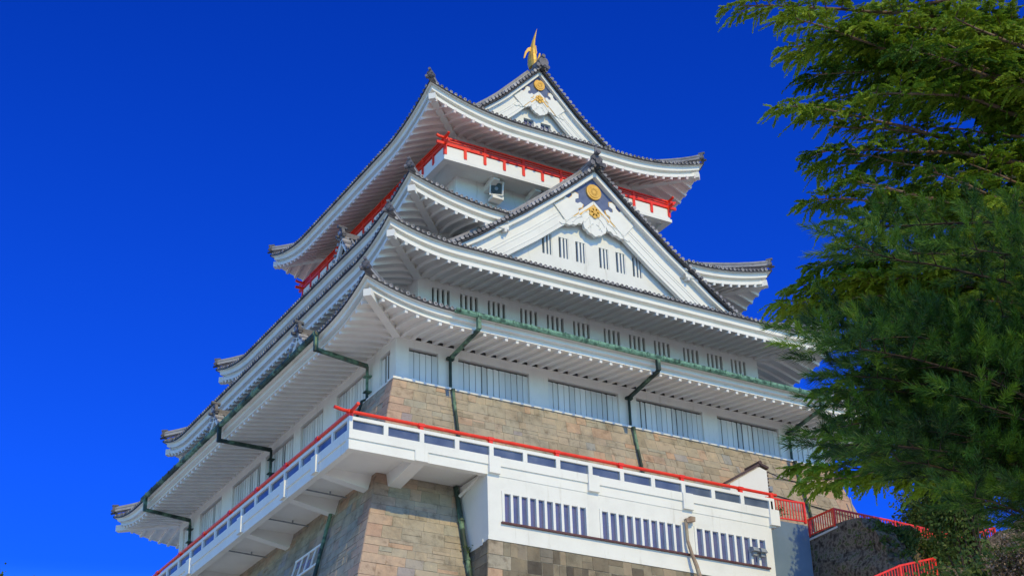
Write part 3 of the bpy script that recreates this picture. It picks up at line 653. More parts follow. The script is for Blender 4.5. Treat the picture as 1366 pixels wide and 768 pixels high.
for d, z, h, th in ((0.0, 19.90, 0.10, 0.12), (-0.02, 19.72, 0.07, 0.08), (0.0, 19.47, 0.21, 0.12)):
    ringbox(rl_, d, z-h/2, z+h/2, th)
for k in range(13):
    x = x0+0.09+(2*bxh-0.18)*k/12; tall = k % 2 == 0
    for yy in (y0, y1-0.16): rl_.box((x-0.09, yy-0.012, 18.70), (x+0.09, yy+0.15, 19.96 if tall else 19.45))
for k in range(1, 15):
    y = y0+0.09+(2*byh-0.18)*k/15
    for xx in (x0, x1-0.15): rl_.box((xx-0.012, y-0.08, 18.70), (xx+0.10, y+0.08, 19.96 if k % 2 == 0 else 19.45))
for sx, cx in ((-1, x0), (1, x1)):
    for sy, cy in ((-1, y0), (1, y1)):
        rl_.beam([(cx-sx*0.3, cy+(-sy)*0.06, 19.90), (cx+sx*0.35, cy-sy*0.06, 19.92), (cx+sx*0.50, cy-sy*0.06, 19.99)], 0.13, 0.13)
        rl_.beam([(cx-sx*0.06, cy-sy*0.3, 19.90), (cx-sx*0.06, cy+sy*0.35, 19.92), (cx-sx*0.06, cy+sy*0.50, 19.99)], 0.13, 0.13)
        rl_.beam([(cx-sx*0.3, cy-sy*0.06, 19.47), (cx+sx*0.5, cy-sy*0.06, 19.47)], 0.13, 0.18); rl_.beam([(cx-sx*0.06, cy-sy*0.3, 19.47), (cx-sx*0.06, cy+sy*0.5, 19.47)], 0.13, 0.18)
rl_.build('balcony_railing', 'red', bo)

# ---- little dormers on the left slopes
def dormer(yc, xf, zf, za, hw, rf):
    m, t, b, d_, o = MB(), MB(), MB(), MB(), MB(); L = 2.4
    for sg in (-1, 1):
        a, c_ = V((xf, yc, za)), V((xf, yc+sg*hw, zf)); q = V((L, 0, 0)); up = V((0, 0, 0.10))
        m.hexa([a, a+q, c_+q, c_, a+up, a+q+up, c_+q+up, c_+up])
        nvt = 6
        for k in range(nvt):
            p = a+(c_-a)*((k+0.5)/nvt)+V((-0.22, 0, 0.17)); t.tube([p, p+V((0.55, 0, 0))], 0.105, 8)
        for k in range(6):
            x = 0.55+k*0.32; t.tube([a+V((x, 0, 0.14)), c_+V((x, 0, 0.14))], 0.09, 6)
        b.beam([a+V((0.0, 0, -0.14)), c_+V((0.0, sg*0.0, -0.12))], 0.2, 0.30, up=(0, 0, 1))
    d_.prism([(xf+0.25, yc-hw, zf-0.1), (xf+0.25, yc+hw, zf-0.1), (xf+0.25, yc, za-0.12)], (0.1, 0, 0))
    do = m.build('dormer', 'dark', castle); t.build('tile_row', 'tile_end', do); b.build('bargeboard', 'white', do); d_.build('dormer_panel', 'sill', do)
    o.box((xf+0.1, yc-0.16, za+0.08), (xf+L, yc+0.16, za+0.42)); ornament(o, (xf-0.1, yc, za+0.06), (-1, 0, 0), 0.9); o.build('ridge_ornament', 'ornament', do)
ex1 = XC-17.709
dormer(5.6, ex1+0.2, 3.0, 4.3, 1.35, rf1); dormer(18.1, ex1+0.2, 3.0, 4.35, 1.35, rf1); dormer(11.2, XC-12.759+0.25, 12.75, 14.5, 1.3, rf3)

# ---- gutters and downpipes of the lowest roof
ey1 = YC-19.644
gt = MB()
prof = [(0.06, 0.06), (0.06, -0.14), (0.20, -0.15), (0.28, -0.06), (0.30, 0.07), (0.27, 0.07), (0.22, -0.08), (0.10, -0.10), (0.10, 0.06)]
gt.rings([[V((x, ey1-0.19-o, 2.78+z)) for o, z in prof] for x in (1.55, 9, 18, 26.4)])
for k in range(24): x = 1.8+k*1.06; gt.box((x-0.03, ey1-0.51, 2.68), (x+0.03, ey1-0.2, 2.90))
go = gt.build('gutter', 'copper', castle)
gt = MB(); gt.rings([[V((ex1-0.19-o, y, 2.78+z)) for o, z in prof] for y in (1.9, 10, 20, 29.6)])
for k in range(26): y = 2.1+k*1.06; gt.box((ex1-0.51, y-0.03, 2.68), (ex1-0.2, y+0.03, 2.90))
gt.build('gutter', 'coppdark', castle)
def pipe(pts, mat, label=None, wd=0.165):
    m = MB(); m.beam(pts[:2], wd*1.25, wd*1.25, up=(0, 1, 0.01)); m.beam(pts[1:3], wd, wd*1.1, up=(0.01, 0, 1))
    m.tube([pts[2]]+pts[3:], wd/2, 10)
    for p in pts[3:-1]: m.tube([p+V((0, 0, 0.08)), p-V((0, 0, 0.08))], wd*0.62, 10)
    m.box(pts[2]-V((0.2, 0.12, 0.09)), pts[2]+V((0.2, 0.12, 0.05)))
    o = m.build('downpipe', mat, castle)
    if label: o['label'] = label
for xg, xw, zend in ((2.93, 3.13, -5.6), (14.2, 14.57, -5.4), (25.7, 26.03, -6.0)):
    yo = ey1-0.33
    pipe([V((xg, yo, 2.85)), V((xg, yo, 1.98)), V((xw, -0.2, 1.82)), V((xw, -0.2, 0.05)), V((xw, -0.5, -0.15)), V((xw-0.05, BAT*-1.0-0.43, -1.0)), V((xw-0.15, BAT*-3-0.43, -3.0)), V((xw-0.3, BAT*zend-0.43, zend))], 'coppdark', 'mottled green copper downpipe running down the stone front')
for yg_, yw2 in ((2.1, 3.05), (15.95, 16.3), (29.0, 30.0)):
    xo = ex1-0.33; m = MB(); wd_ = 0.155
    P_ = [V((xo, yg_, 2.85)), V((xo, yg_, 1.78)), V((-0.2, yw2, 2.02)), V((-0.2, yw2, 0.1)), V((-0.5, yw2, -0.1)), V((BAT*-2-0.45, yw2, -2.0))]
    m.beam(P_[:2], 0.21, 0.21, up=(0, 1, 0.01)); m.beam([P_[1]+V((0, 0, 0.1)), P_[2]], wd_, 0.21); m.tube(P_[2:], 0.082, 10)
    for z in (1.4, 0.5): m.box((-0.36, yw2-0.2, z-0.03), (0.0, yw2+0.2, z+0.03))
    m.build('downpipe', 'coppdark', castle)
# pipe in front of the lower stone, left of the annex, with a white branch up to the terrace soffit
m = MB(); P_ = [V((2.28, -2.2, -6.3)), V((2.27, -2.42, -7.0)), V((2.2, -3.14, -9.5)), V((2.2, -3.68, -11.4)), V((2.2, -4.56, -14.5))]
m.tube(P_, 0.13, 10)
for a, b in zip(P_[1:], P_[2:]): q = (a+b)/2; m.tube([q+V((0, 0.02, 0.07)), q-V((0, 0.02, 0.07))], 0.17, 10)
m.build('downpipe', 'coppdark', castle)
m = MB(); m.tube([V((2.6, -4.6, -6.25)), V((2.3, -2.2, -6.95))], 0.085, 8); m.build('drain_branch', 'white', castle)
m = MB(); m.tube([V((-1.98, 2.5, -5.5)), V((-2.4, 2.45, -6.9)), V((-3.38, 2.0, -10.4)), V((-4.5, 1.7, -14.5))], 0.10, 8); m.build('downpipe', 'coppdark', castle)

# loudspeaker under the balcony
SPK = 0.86
sp = thing('loudspeaker', 'white horn loudspeaker box hanging under the red railed balcony', 'loudspeaker', (10.35, 6.55, 17.6))
cx, cy, cz = 10.1, 6.35, 17.85
fw = V((-0.30, -1.0, -0.30)).normalized(); sx_ = fw.cross(V((0, 0, 1))).normalized(); uz = sx_.cross(fw).normalized(); cc = V((cx, cy, cz))
c = MB()
def sring(h, d): return [cc+sx_*(a*h*SPK)+uz*(b*h*SPK)+fw*(d*SPK) for a, b in ((-1, -1), (1, -1), (1, 1), (-1, 1))]
c.rings([sring(0.30, -0.55), sring(0.52, 0.02), sring(0.52, 0.10), sring(0.45, 0.10), sring(0.40, -0.02)], True, False)
c.box((cx-0.25, cy+0.05, cz-0.66), (cx+0.55, cy+0.65, cz-0.44)); c.box((cx-0.06, cy+0.3, cz+0.1), (cx+0.06, cy+0.42, 18.5))
c.build('cabinet', 'white', sp)
c = MB(); rr = []
for rad, d in ((0.46, 0.0), (0.40, -0.03), (0.26, -0.25), (0.14, -0.40)): rr.append([cc+sx_*(SPK*rad*cos(2*pi*k/18))+uz*(SPK*rad*sin(2*pi*k/18))+fw*(d*SPK) for k in range(18)])
c.rings(rr, True, True); c.build('horn', 'glassdark', sp)
c = MB(); rr = []
for rad, d in ((0.20, -0.12), (0.13, 0.02), (0.03, 0.05)): rr.append([cc+sx_*(SPK*rad*cos(2*pi*k/14))+uz*(SPK*rad*sin(2*pi*k/14))+fw*(d*SPK) for k in range(14)])
c.rings(rr); c.build('horn_cone', 'metalgrey', sp)

# ================================================================== terrace annex
TX, TY = -4.97, -5.15; PW = 1.915
ann = thing('terrace_annex', 'white annex with a wraparound viewing terrace, red handrail and strip windows', 'building', (8.0, -5.0, -16.5))
XE = 19.98; YE = 36.0
AW = TY+0.10
# parapet
p = MB()
def front(mb, xa, xb, za, zb, o, th): mb.box((xa, TY-o, za), (xb, TY-o+th, zb))
def left(mb, ya, yb, za, zb, o, th): mb.box((TX-o, ya, za), (TX-o+th, yb, zb))
front(p, TX, XE+0.2, -5.12, -4.95, 0, 0.28); left(p, TY+0.281, YE, -5.12, -4.95, 0, 0.28)
front(p, TX, XE+0.2, -6.06, -5.60, 0, 0.28); left(p, TY+0.281, YE, -6.06, -5.60, 0, 0.28)
front(p, TX+0.02, XE+0.2, -6.57, -6.062, -0.07, 0.35); left(p, TY+0.43, YE, -6.57, -6.062, -0.07, 0.35)
nfp = 13
for k in range(nfp+1):
    x = TX+PW*k; wdt = 0.2 if k else 0.18
    front(p, x-0.12 if k else x, x+0.12 if k else x+0.18, -5.598, -5.122, 0.004, 0.26)
front(p, XE-0.06, XE+0.2, -5.598, -5.122, 0.004, 0.26)
k = 1
while TY+PW*k < YE: left(p, TY+PW*k-0.10, TY+PW*k+0.10, -5.598, -5.122, 0.004, 0.26); k += 1
for x in (2.82, 8.56, 14.38): p.box((x-0.32, TY-0.10, -6.50), (x+0.32, TY+0.3, -5.62))
p.box((-1.5, TY-0.003, -6.575), (-0.8, TY+0.3, -6.0))
p.box((XE-0.25, TY-0.10, -6.50), (XE+0.38, TY+0.9, -5.62))
for i in (1, 3, 6, 10, 13, 16): y = TY+PW*(i+1); p.box((TX-0.12, y-0.28, -6.52), (TX+0.3, y+0.28, -5.62))
po = p.build('parapet', 'white', ann)
gl = None
for k in range(nfp):
    m = MB(); xa = TX+PW*k+(0.12 if k else 0.18); xb = TX+PW*(k+1)-0.12
    if k == nfp-1: xb = XE-0.06
    if xb-xa < 0.3: continue
    m.box((xa, TY+0.10, -5.60), (xb, TY+0.14, -5.12)); m.build('glass_panel', 'glass', po)
k = 0
while TY+PW*(k+1) < YE:
    m = MB(); m.box((TX+0.10, TY+PW*k+(0.10 if k else 0.28), -5.60), (TX+0.14, TY+PW*(k+1)-0.10, -5.12)); m.build('glass_panel', 'glass', po); k += 1
# deck, edge and beams
d = MB(); d.box((TX+0.36, TY+0.36, -6.2), (XE-0.3, 0.6, -5.95)); d.box((TX+0.36, 0.601, -6.2), (0.6, YE, -5.95))
do = d.build('terrace_deck', 'soffit', ann)
def sbeam(p):
    b = MB(); b.hexa(p); b.build('support_beam', 'soffit', ann)
for y in [TY+PW*(i+1) for i in (1, 3, 6, 10, 13, 16)]:
    sbeam([(TX+0.30, y-0.26, -6.55), (-1.2, y-0.26, -7.15), (-1.2, y+0.26, -7.15), (TX+0.30, y+0.26, -6.55), (TX+0.30, y-0.26, -6.19), (-1.2, y-0.26, -6.19), (-1.2, y+0.26, -6.19), (TX+0.30, y+0.26, -6.19)])
sbeam([(-1.5, TY+0.30, -6.56), (-0.8, TY+0.30, -6.56), (-0.8, -1.4, -7.0), (-1.5, -1.4, -7.0), (-1.5, TY+0.30, -6.19), (-0.8, TY+0.30, -6.19), (-0.8, -1.4, -6.19), (-1.5, -1.4, -6.19)])
for y in (1.3, 6.0, 11.6):
    b = MB(); b.tube([V((TX+0.5, y, -6.32)), V((-1.4, y, -6.4))], 0.04, 6); b.box((-3.0, y-0.03, -6.4), (-2.94, y+0.03, -6.2)); b.build('drain_pipe', 'metalgrey', ann)
# red handrail
h = MB(); h.tube([V((TX-0.75, TY+0.1, -4.60)), V((TX-0.3, TY+0.1, -4.68)), V((TX, TY+0.1, -4.69)), V((XE+0.45, TY+0.1, -4.69))], 0.085, 10)
h.tube([V((TX+0.1, TY-0.75, -4.60)), V((TX+0.1, TY-0.3, -4.68)), V((TX+0.1, TY, -4.69)), V((TX+0.1, YE, -4.69))], 0.085, 10)
for k in range(0, nfp+1, 2):
    x = TX+PW*k if k else TX+0.1; h.box((x-0.10, TY+0.02, -4.95), (x+0.10, TY+0.20, -4.76)); h.box((x-0.16, TY-0.01, -4.77), (x+0.16, TY+0.22, -4.62))
h.box((XE+0.0, TY+0.02, -4.95), (XE+0.2, TY+0.20, -4.62))
for k in range(2, 22, 2):
    y = TY+PW*k; h.box((TX+0.02, y-0.10, -4.95), (TX+0.20, y+0.10, -4.76)); h.box((TX-0.01, y-0.16, -4.77), (TX+0.22, y+0.16, -4.62))
h.build('red_handrail', 'red', ann)
# annex wall with three strip windows
XL, XR = 2.48, 19.86
strips = [(3.39, 8.07, 10), (9.03, 13.86, 10), (14.85, 19.30, 9)]
wl = MB(); facade(wl, (0, AW, 0), (1, 0, 0), (0, 1, 0), XL, XR, -9.72, -6.3, [(a, b_) for a, b_, _ in strips], -8.9, -7.40, 0.25)
wl.box((XL, AW+0.251, -9.9), (XL+0.25, 0.0, -6.3)); wl.box((XR-0.25, AW+0.251, -9.9), (XR, 0.0, -6.3)); wl.box((XL-0.03, AW-0.025, -9.86), (XR+0.02, AW+0.24, -9.66))
wl.box((XL-0.05, AW+0.5, -10.0), (XL+0.1, -2.0, -9.7))
wl.build('wall', 'wall', ann)
for a, b_, n_ in strips:
    m = MB(); m.box((a-0.02, AW+0.14, -8.92), (b_+0.02, AW+0.18, -7.38)); wo_ = m.build('window', 'winglass', ann)
    f = MB(); pit = (b_-a+0.138)/n_
    for k in range(n_-1): x = a+pit*(k+1)-0.138; f.box((x, AW-0.05, -8.9), (x+0.138, AW+0.13, -7.38))
    f.box((a-0.138, AW-0.05, -8.9), (a-0.001, AW+0.13, -7.30)); f.box((b_+0.001, AW-0.05, -8.9), (b_+0.11, AW+0.13, -7.36))
    f.build('mullions', 'white', wo_)
m = MB(); m.box((3.18, AW-0.14, -8.985), (19.47, AW-0.001, -8.90)); m.build('window_sill', 'sill', ann)
# hooded vents over the last two panes
for x in (18.42, 18.93):
    m = MB(); m.hexa([(x-0.2, AW-0.42, -8.22), (x+0.2, AW-0.42, -8.22), (x+0.2, AW-0.02, -8.22), (x-0.2, AW-0.02, -8.22), (x-0.17, AW-0.30, -7.98), (x+0.17, AW-0.30, -7.98), (x+0.19, AW-0.02, -7.90), (x-0.19, AW-0.02, -7.90)])
    m.box((x-0.13, AW-0.25, -8.42), (x+0.13, AW-0.02, -8.22)); m.build('vent_hood', 'metalgrey', ann)
# old bent pipe on the annex front
m = MB(); m.beam([V((14.52, AW-0.05, -7.0)), V((14.52, AW-0.26, -7.03)), ], 0.3, 0.25); m.beam([V((14.55, AW-0.26, -7.06)), V((14.02, AW-0.26, -7.22))], 0.22, 0.22)
m.tube([V((14.06, AW-0.24, -7.15)), V((14.08, AW-0.24, -8.3)), V((14.25, AW-0.3, -9.0)), V((14.38, AW-0.42, -9.6)), V((14.45, AW-0.6, -10.4)), V((14.45, AW-1.2, -13))], [0.09, 0.09, 0.09, 0.11, 0.12, 0.12], 10)
m.build('drainpipe', 'rust', ann)
# stone plinth of the annex
mb, mq, mm = MB(), MB(), MB(); mb2, mq2, mm2 = MB(), MB(), MB()
zt0 = -9.88
old = BAT; BAT = 0.10
fn1 = lambda s_, z, o: V((s_, AW+0.02+BAT*z-o, z+zt0)); fn2 = lambda s_, z, o: V((XL+BAT*z-o, s_, z+zt0))
batter_wall(mb, (mq, mq2), mm, fn1, XL, XR, 0, -7.0, 0.55, (0.4, 0.95)); batter_wall(mb2, (mb2, mb2), mm2, fn2, AW+0.02, 1.0, 0, -7.0, 0.55, (0.4, 0.95))
BAT = old
pl = mb.build('stone_plinth', 'plinth', ann); mq.build('quoin', 'stone', pl); mq2.build('quoin', 'stone', pl); mm.build('mortar', 'mortar', pl); pl2 = mb2.build('stone_plinth', 'plinth', ann); mm2.build('mortar', 'mortar', pl2)

# ================================================================== small gabled hut on the terrace, wires
hut = thing('stair_shed', 'small white stair shed with brown coping and one sloping roof on the terrace', 'shed', (21.0, -2.6, -6.0))
c = MB(); c.prism([(19.3, -2.6, -6.0), (22.0, -2.6, -6.0), (22.0, -2.6, -2.12), (21.5, -2.6, -1.98), (19.3, -2.6, -3.35)], (0, 1.2, 0)); c.build('wall', 'wall', hut)
c = MB(); c.beam([(18.9, -2.55, -3.42), (21.55, -2.55, -1.80)], 0.3, 0.14); c.beam([(21.5, -2.55, -1.80), (22.1, -2.55, -1.97)], 0.3, 0.13)
c.tube([(21.5, -2.75, -1.75), (21.5, -1.4, -1.75)], 0.12, 8); c.build('coping', 'brown', hut)
c = MB()
for k in range(8): z = -2.2-0.2*k; c.box((22.0, -2.62, z-0.05), (22.08, -2.35, z+0.05))
c.build('edge_tiles', 'brown', hut)
wires = thing('cable_conduit', 'thin dark cables on a small pole across the stone wall by the stair shed', 'cable', (23.2, -1.0, -5.9))
c = MB(); c.tube([(23.3, -1.05, -6.0), (23.3, -1.05, -1.35)], 0.045, 6); c.box((23.2, -1.15, -2.6), (23.55, -0.95, -2.3)); c.tube([(29.35, -1.5, -4.9), (29.2, -1.3, -2.1)], 0.045, 6); c.build('pole', 'metalgrey', wires)
c = MB(); c.tube([(23.3, -1.05, -1.4), (24.8, -0.75, -1.5), (26.0, -0.72, -1.5)], 0.03, 6); c.tube([(23.3, -1.1, -2.75), (26.0, -1.15, -3.0), (29.4, -1.35, -3.35)], 0.028, 6); c.build('cable', 'dark', wires)

# ================================================================== walkway on the right: blue wall, red railings, rock
def at_y(px, py, y):
    dr = _f + _r*((px-683)/F_PX) - _u*((py-384)/F_PX); return CAM+dr*((y-CAM.y)/dr.y)
bw_ = MB(); bw_.box((19.95, -3.99, -14), (23.36, -3.4, -5.62)); tag(bw_.build('retaining_wall', 'bluewall'), 'blue grey rendered retaining wall with tree shadow beside the white annex', 'wall')
pv_ = MB(); pv_.box((19.7, -3.39, -6.0), (60, 0.5, -5.66)); pv_.box((23.37, -6.3, -6.45), (34, -3.40, -6.35)); tag(pv_.build('walkway', 'pave'), kind='structure')
def railing(label, pts, hgt, group, slope_posts=1.9, bal_gap=0.2):
    pts = [V(p) for p in pts]; base = pts[0]-V((0, 0, hgt))
    t_ = thing('red_railing', label, 'railing', base, group)
    a, b_ = MB(), MB(); pl_ = []
    for si_, (p0, p1) in enumerate(zip(pts, pts[1:])):
        L = (p1-p0).length; dz = V((0, 0, hgt))
        a.beam([p0, p1], 0.09, 0.09); a.beam([p0-dz*0.9, p1-dz*0.9], 0.07, 0.07)
        n_ = max(1, round(L/bal_gap))
        for k in range(1, n_): q = p0+(p1-p0)*(k/n_); b_.box((q.x-0.022, q.y-0.022, q.z-hgt*0.9), (q.x+0.022, q.y+0.022, q.z))
        m_ = max(1, round(L/slope_posts))
        for k in range(0 if si_ == 0 else 1, m_+1): q = p0+(p1-p0)*(k/m_); c_ = MB(); c_.box((q.x-0.06, q.y-0.06, q.z-hgt), (q.x+0.06, q.y+0.06, q.z+0.04)); pl_.append(c_)
    a.build('handrail', 'red', t_); b_.build('balusters', 'red', t_); 
    for c_ in pl_: c_.build('post', 'red', t_)
GR = 'red railings along the hillside walkway'
railing('red metal railing on top of the blue grey wall', [(20.6, -4.0, -4.42), (23.2, -4.0, -4.32)], 1.2, GR)
railing('long red railing jutting out over the dark rock and running on behind the pine', [(23.45, -4.0, -5.25), (23.45, -6.1, -5.30), (27.8, -6.1, -5.35), (31.5, -6.1, -5.45), (33.4, -6.1, -5.6)], 1.0, GR)
railing('short separate red railing above the dry leafed bush', [at_y(1290, 713, -6.1), at_y(1326, 704, -6.1)], 1.05, GR)
railing('lowest red railing climbing in front of the rock face', [at_y(1163, 770, -13.5), at_y(1200, 754, -13.5), at_y(1246, 744, -13.5)], 0.9, GR)
# rock face below the walkway
rk = MB(); nx_, nz_ = 130, 60
def hsh(a, b_): return (sin(a*12.9898+b_*78.233)*43758.5453) % 1.0
def vn(x, y):
    xi, yi = math.floor(x), math.floor(y); fx, fy = x-xi, y-yi; fx = fx*fx*(3-2*fx); fy = fy*fy*(3-2*fy)
    return (hsh(xi, yi)*(1-fx)+hsh(xi+1, yi)*fx)*(1-fy)+(hsh(xi, yi+1)*(1-fx)+hsh(xi+1, yi+1)*fx)*fy
for j in range(nz_):
    for i in range(nx_):
        q = i*0.20; k = j/(nz_-1); x = 23.42+max(0, q-2.4); ramp_ = min(1, q/2.4)
        ztop = -6.32+max(0, x-33)*0.55+0.25*vn(x*1.3+q, 3)
        z = ztop-(ztop+17.5)*k; bump = 1.3*vn(x*0.45+3, z*0.5)+0.7*vn(x*1.3+9, z*1.3)+0.45*vn(x*2.6, z*2.6+q)+0.22*vn(x*5.5+3, z*5.5)
        y = -3.95-min(q, 2.3)-ramp_*(7.5*k+bump-(0.9 if j == 0 else 0))-max(0, x-33)*0.25
        if q < 2.4: x += (0.25-0.5*vn(q*2.0, z*1.4))*min(1, k*6)*min(1, q)
        rk.v.append(V((x, y, z)))
for j in range(nz_-1):
    for i in range(nx_-1): a = j*nx_+i; rk.f.append((a, a+nx_, a+nx_+1, a+1))
tag(rk.build('rock_bank', 'rock'), kind='structure')

# ================================================================== trees
def quads_obj(name, Q, mat, parent, tone=None):
    """Q: (n,4,3) array of world-space leaf quads"""
    Q = np.asarray(Q, np.float32); n_ = len(Q); o0 = ROOT[parent.name]
    co = (Q-np.array(o0, np.float32)).reshape(-1, 3); me = bpy.data.meshes.new(name)
    me.vertices.add(n_*4); me.vertices.foreach_set('co', co.ravel())
    me.loops.add(n_*4); me.loops.foreach_set('vertex_index', np.arange(n_*4, dtype=np.int32))
    me.polygons.add(n_); me.polygons.foreach_set('loop_start', np.arange(0, n_*4, 4, dtype=np.int32)); me.polygons.foreach_set('loop_total', np.full(n_, 4, np.int32))
    me.update(calc_edges=True); me.materials.append(M[mat])
    if tone is not None: me.attributes.new('tone', 'FLOAT', 'FACE').data.foreach_set('value', np.asarray(tone, np.float32))
    o = bpy.data.objects.new(name, me); COL.objects.link(o); o.parent = parent; ROOT[o.name] = o0
    return o
def nrm_(a): return a/np.maximum(np.linalg.norm(a, axis=-1, keepdims=True), 1e-9)
DOWN = np.array([0, 0, -1.0])
def fronds(P, D0, L, droop, n=30, leaf=0.085, wid=0.026):
    """feathery drooping sprays: P (F,3) bases, D0 (F,3) directions, L (F,) lengths"""
    F = len(P); t = np.linspace(0.05, 1, n)[None, :, None]; L = L[:, None, None]
    pos = P[:, None]+L*(D0[:, None]*t+DOWN*droop[:, None, None]*t**2)
    tan = nrm_(D0[:, None]+2*DOWN*droop[:, None, None]*t)
    ref = nrm_(rng.normal(size=(F, 1, 3))*0.7+np.array([0, 0, 1.0])); side = nrm_(np.cross(tan, ref)); nor = np.cross(side, tan)
    out = []
    for sg in (-1, 1):
        ld = nrm_(tan*0.95+side*sg*0.60+rng.normal(size=(F, n, 3))*0.14+DOWN*0.10)
        ln = leaf*(1.2-0.75*t)*rng.uniform(0.7, 1.15, (F, n, 1)); pp = nrm_(np.cross(ld, nor+rng.normal(size=(F, n, 3))*0.5))*wid*0.5*rng.uniform(0.7, 1.3, (F, n, 1))
        a = pos+rng.normal(size=(F, n, 3))*0.006; out.append(np.stack([a, a+ld*ln*0.45+pp, a+ld*ln, a+ld*ln*0.45-pp], 2).reshape(-1, 4, 3))
    return np.concatenate(out)
def needles(P, D0, L, n=100, nl=0.125, nw=0.0075):
    """pine shoots: bottle-brush of needles around each axis"""
    F = len(P); t = rng.uniform(0.1, 1, (F, n, 1)); pos = P[:, None]+D0[:, None]*L[:, None, None]*t
    rad = rng.normal(size=(F, n, 3)); rad = nrm_(rad-(rad*D0[:, None]).sum(-1, keepdims=True)*D0[:, None]); al = rng.uniform(0.45, 1.0, (F, n, 1))*(1.2-0.6*t)
    nd = nrm_(D0[:, None]*np.cos(al)+rad*np.sin(al)); ln = nl*rng.uniform(0.7, 1.2, (F, n, 1)); pp = nrm_(np.cross(nd, rng.normal(size=(F, n, 3))))*nw*0.5
    return np.stack([pos-pp, pos+pp, pos+nd*ln+pp*0.35, pos+nd*ln-pp*0.35], 2).reshape(-1, 4, 3)
def leaves(P, D0, size):
    F = len(P); pp = nrm_(np.cross(D0, rng.normal(size=(F, 3))))*size[:, None]*0.3; ln = D0*size[:, None]
    return np.stack([P, P+ln*0.5+pp, P+ln, P+ln*0.5-pp], 1)
def bez(a, b, sag, n=12, wig=0.06):
    a, b = np.array(a), np.array(b); t = np.linspace(0, 1, n)[:, None]; L = np.linalg.norm(b-a)
    p = a+(b-a)*t+np.array([0, 0, 1.0])*sag*L*4*t*(1-t)
    w = np.cumsum(rng.normal(size=(n, 3))*wig*L/n, 0); w -= w[-1]*t; return p+w
def along(pl, s0, s1, step):
    seg = np.linalg.norm(np.diff(pl, axis=0), axis=1); cum = np.r_[0, np.cumsum(seg)]; s_ = np.arange(s0*cum[-1], s1*cum[-1], step)
    s_ = s_+rng.uniform(-0.4, 0.4, len(s_))*step; s_ = np.clip(s_, 0, cum[-1]-1e-6); i = np.clip(np.searchsorted(cum, s_)-1, 0, len(seg)-1); f = ((s_-cum[i])/seg[i])[:, None]
    return pl[i]*(1-f)+pl[i+1]*f, nrm_(pl[i+1]-pl[i]), s_/cum[-1]
def side_twigs(pl, s0, step, l0, l1, up, droop, wood, r0, jit=0.35):
    """secondary twigs either side of a limb; returns polylines"""
    p, d, s_ = along(pl, s0, 1.0, step); out = []
    for k in range(len(p)):
        h = np.cross(d[k], [0, 0, 1.0]); h /= np.linalg.norm(h)+1e-9; sg = 1 if k % 2 else -1
        dr = nrm_(d[k]*rng.uniform(0.35, 0.9)+h*sg*rng.uniform(0.5, 1.0)+np.array([0, 0, 1.0])*(up+rng.normal()*jit*0.5))
        L = rng.uniform(l0, l1)*(1.1-0.55*s_[k]); t = np.linspace(0, 1, 6)[:, None]
        q = p[k]+L*(dr*t+DOWN*droop*t**2); out.append(q); wood.tube([V(x) for x in q], [r0*(1-0.8*i/5) for i in range(6)], 4, False)
    d_ = nrm_(pl[-1]-pl[-2]); t = np.linspace(0, 1, 6)[:, None]; out.append(pl[-1]+0.35*(d_*t+DOWN*droop*t**2))
    return out
def tree(name, label, cat, base, top, r0, group=None, bark='barkdark'):
    t_ = thing(name, label, cat, base, group); m = MB(); b, tp = V(base), V(top); n_ = 14
    m.tube([b+(tp-b)*(k/n_)+V((0.12*sin(k*1.3), 0.12*cos(k*0.9), 0))*min(k, 1) for k in range(n_+1)], [r0*(1.25 if k == 0 else 1)*(1-0.8*k/n_) for k in range(n_+1)], 12)
    m.build('trunk', bark, t_, smooth=True); return t_
def trunk_pt(base, top, z):
    k = (z-base.z)/(top.z-base.z); return base+(top-base)*max(0.02, min(0.98, k))
HV = V((sin(YAW), cos(YAW), 0))
def ath(px, py, h):                               # point at horizontal distance h ahead of the camera on the sight line of a photo pixel
    dr = _f + _r*((px-683)/F_PX) - _u*((py-384)/F_PX); return CAM+dr*(h/dr.dot(HV))
def on_hill(px, py, d):
    p = ath(px, py, d); return V((p.x, p.y, hill(p.x, p.y)-0.2))

def conifer_limb(tb, tt, tip, wood, r, rise=0.0, sag=0.03):
    a = trunk_pt(tb, tt, tip[2]+rise); return bez(a, tip, sag)
def feathery(t_, limbs, wood, twig_step=0.26, l0=0.5, l1=1.3, fr_step=0.11, fl=(0.30, 0.62), mat='cedar', start=0.30, leaf=0.085, wid=0.028, tlo=0.05):
    PP, DD, LL, GG, TT = [], [], [], [], []
    for pl in limbs:
        tl = rng.uniform(tlo, 0.98)
        for q in side_twigs(pl, start, twig_step, l0, l1, 0.10, 0.14, wood, 0.016):
            p, d, s_ = along(q, 0.12, 1.0, fr_step); n_ = len(p)
            h = nrm_(np.cross(d, np.array([0, 0, 1.0]))); sg = np.where(np.arange(n_) % 2, 1, -1)[:, None]
            dr = nrm_(d*rng.uniform(0.5, 1.1, (n_, 1))+h*sg*rng.uniform(0.2, 0.9, (n_, 1))+DOWN*rng.uniform(-0.25, 0.25, (n_, 1)))
            PP.append(p); DD.append(dr); LL.append(rng.uniform(fl[0], fl[1], n_)); GG.append(rng.uniform(0.10, 0.55, n_)); TT.append(np.clip(tl+rng.normal()*0.16+rng.normal(size=n_)*0.1, 0, 1))
    Q = fronds(np.concatenate(PP), np.concatenate(DD), np.concatenate(LL), np.concatenate(GG), leaf=leaf, wid=wid)
    T = np.concatenate(TT); return quads_obj('crown', Q, mat, t_, np.tile(np.repeat(T, 30), 2))
def limb_wood(wood, pl, r):
    wood.tube([V(p) for p in pl], [r*(1-0.82*k/(len(pl)-1)) for k in range(len(pl))], 7)

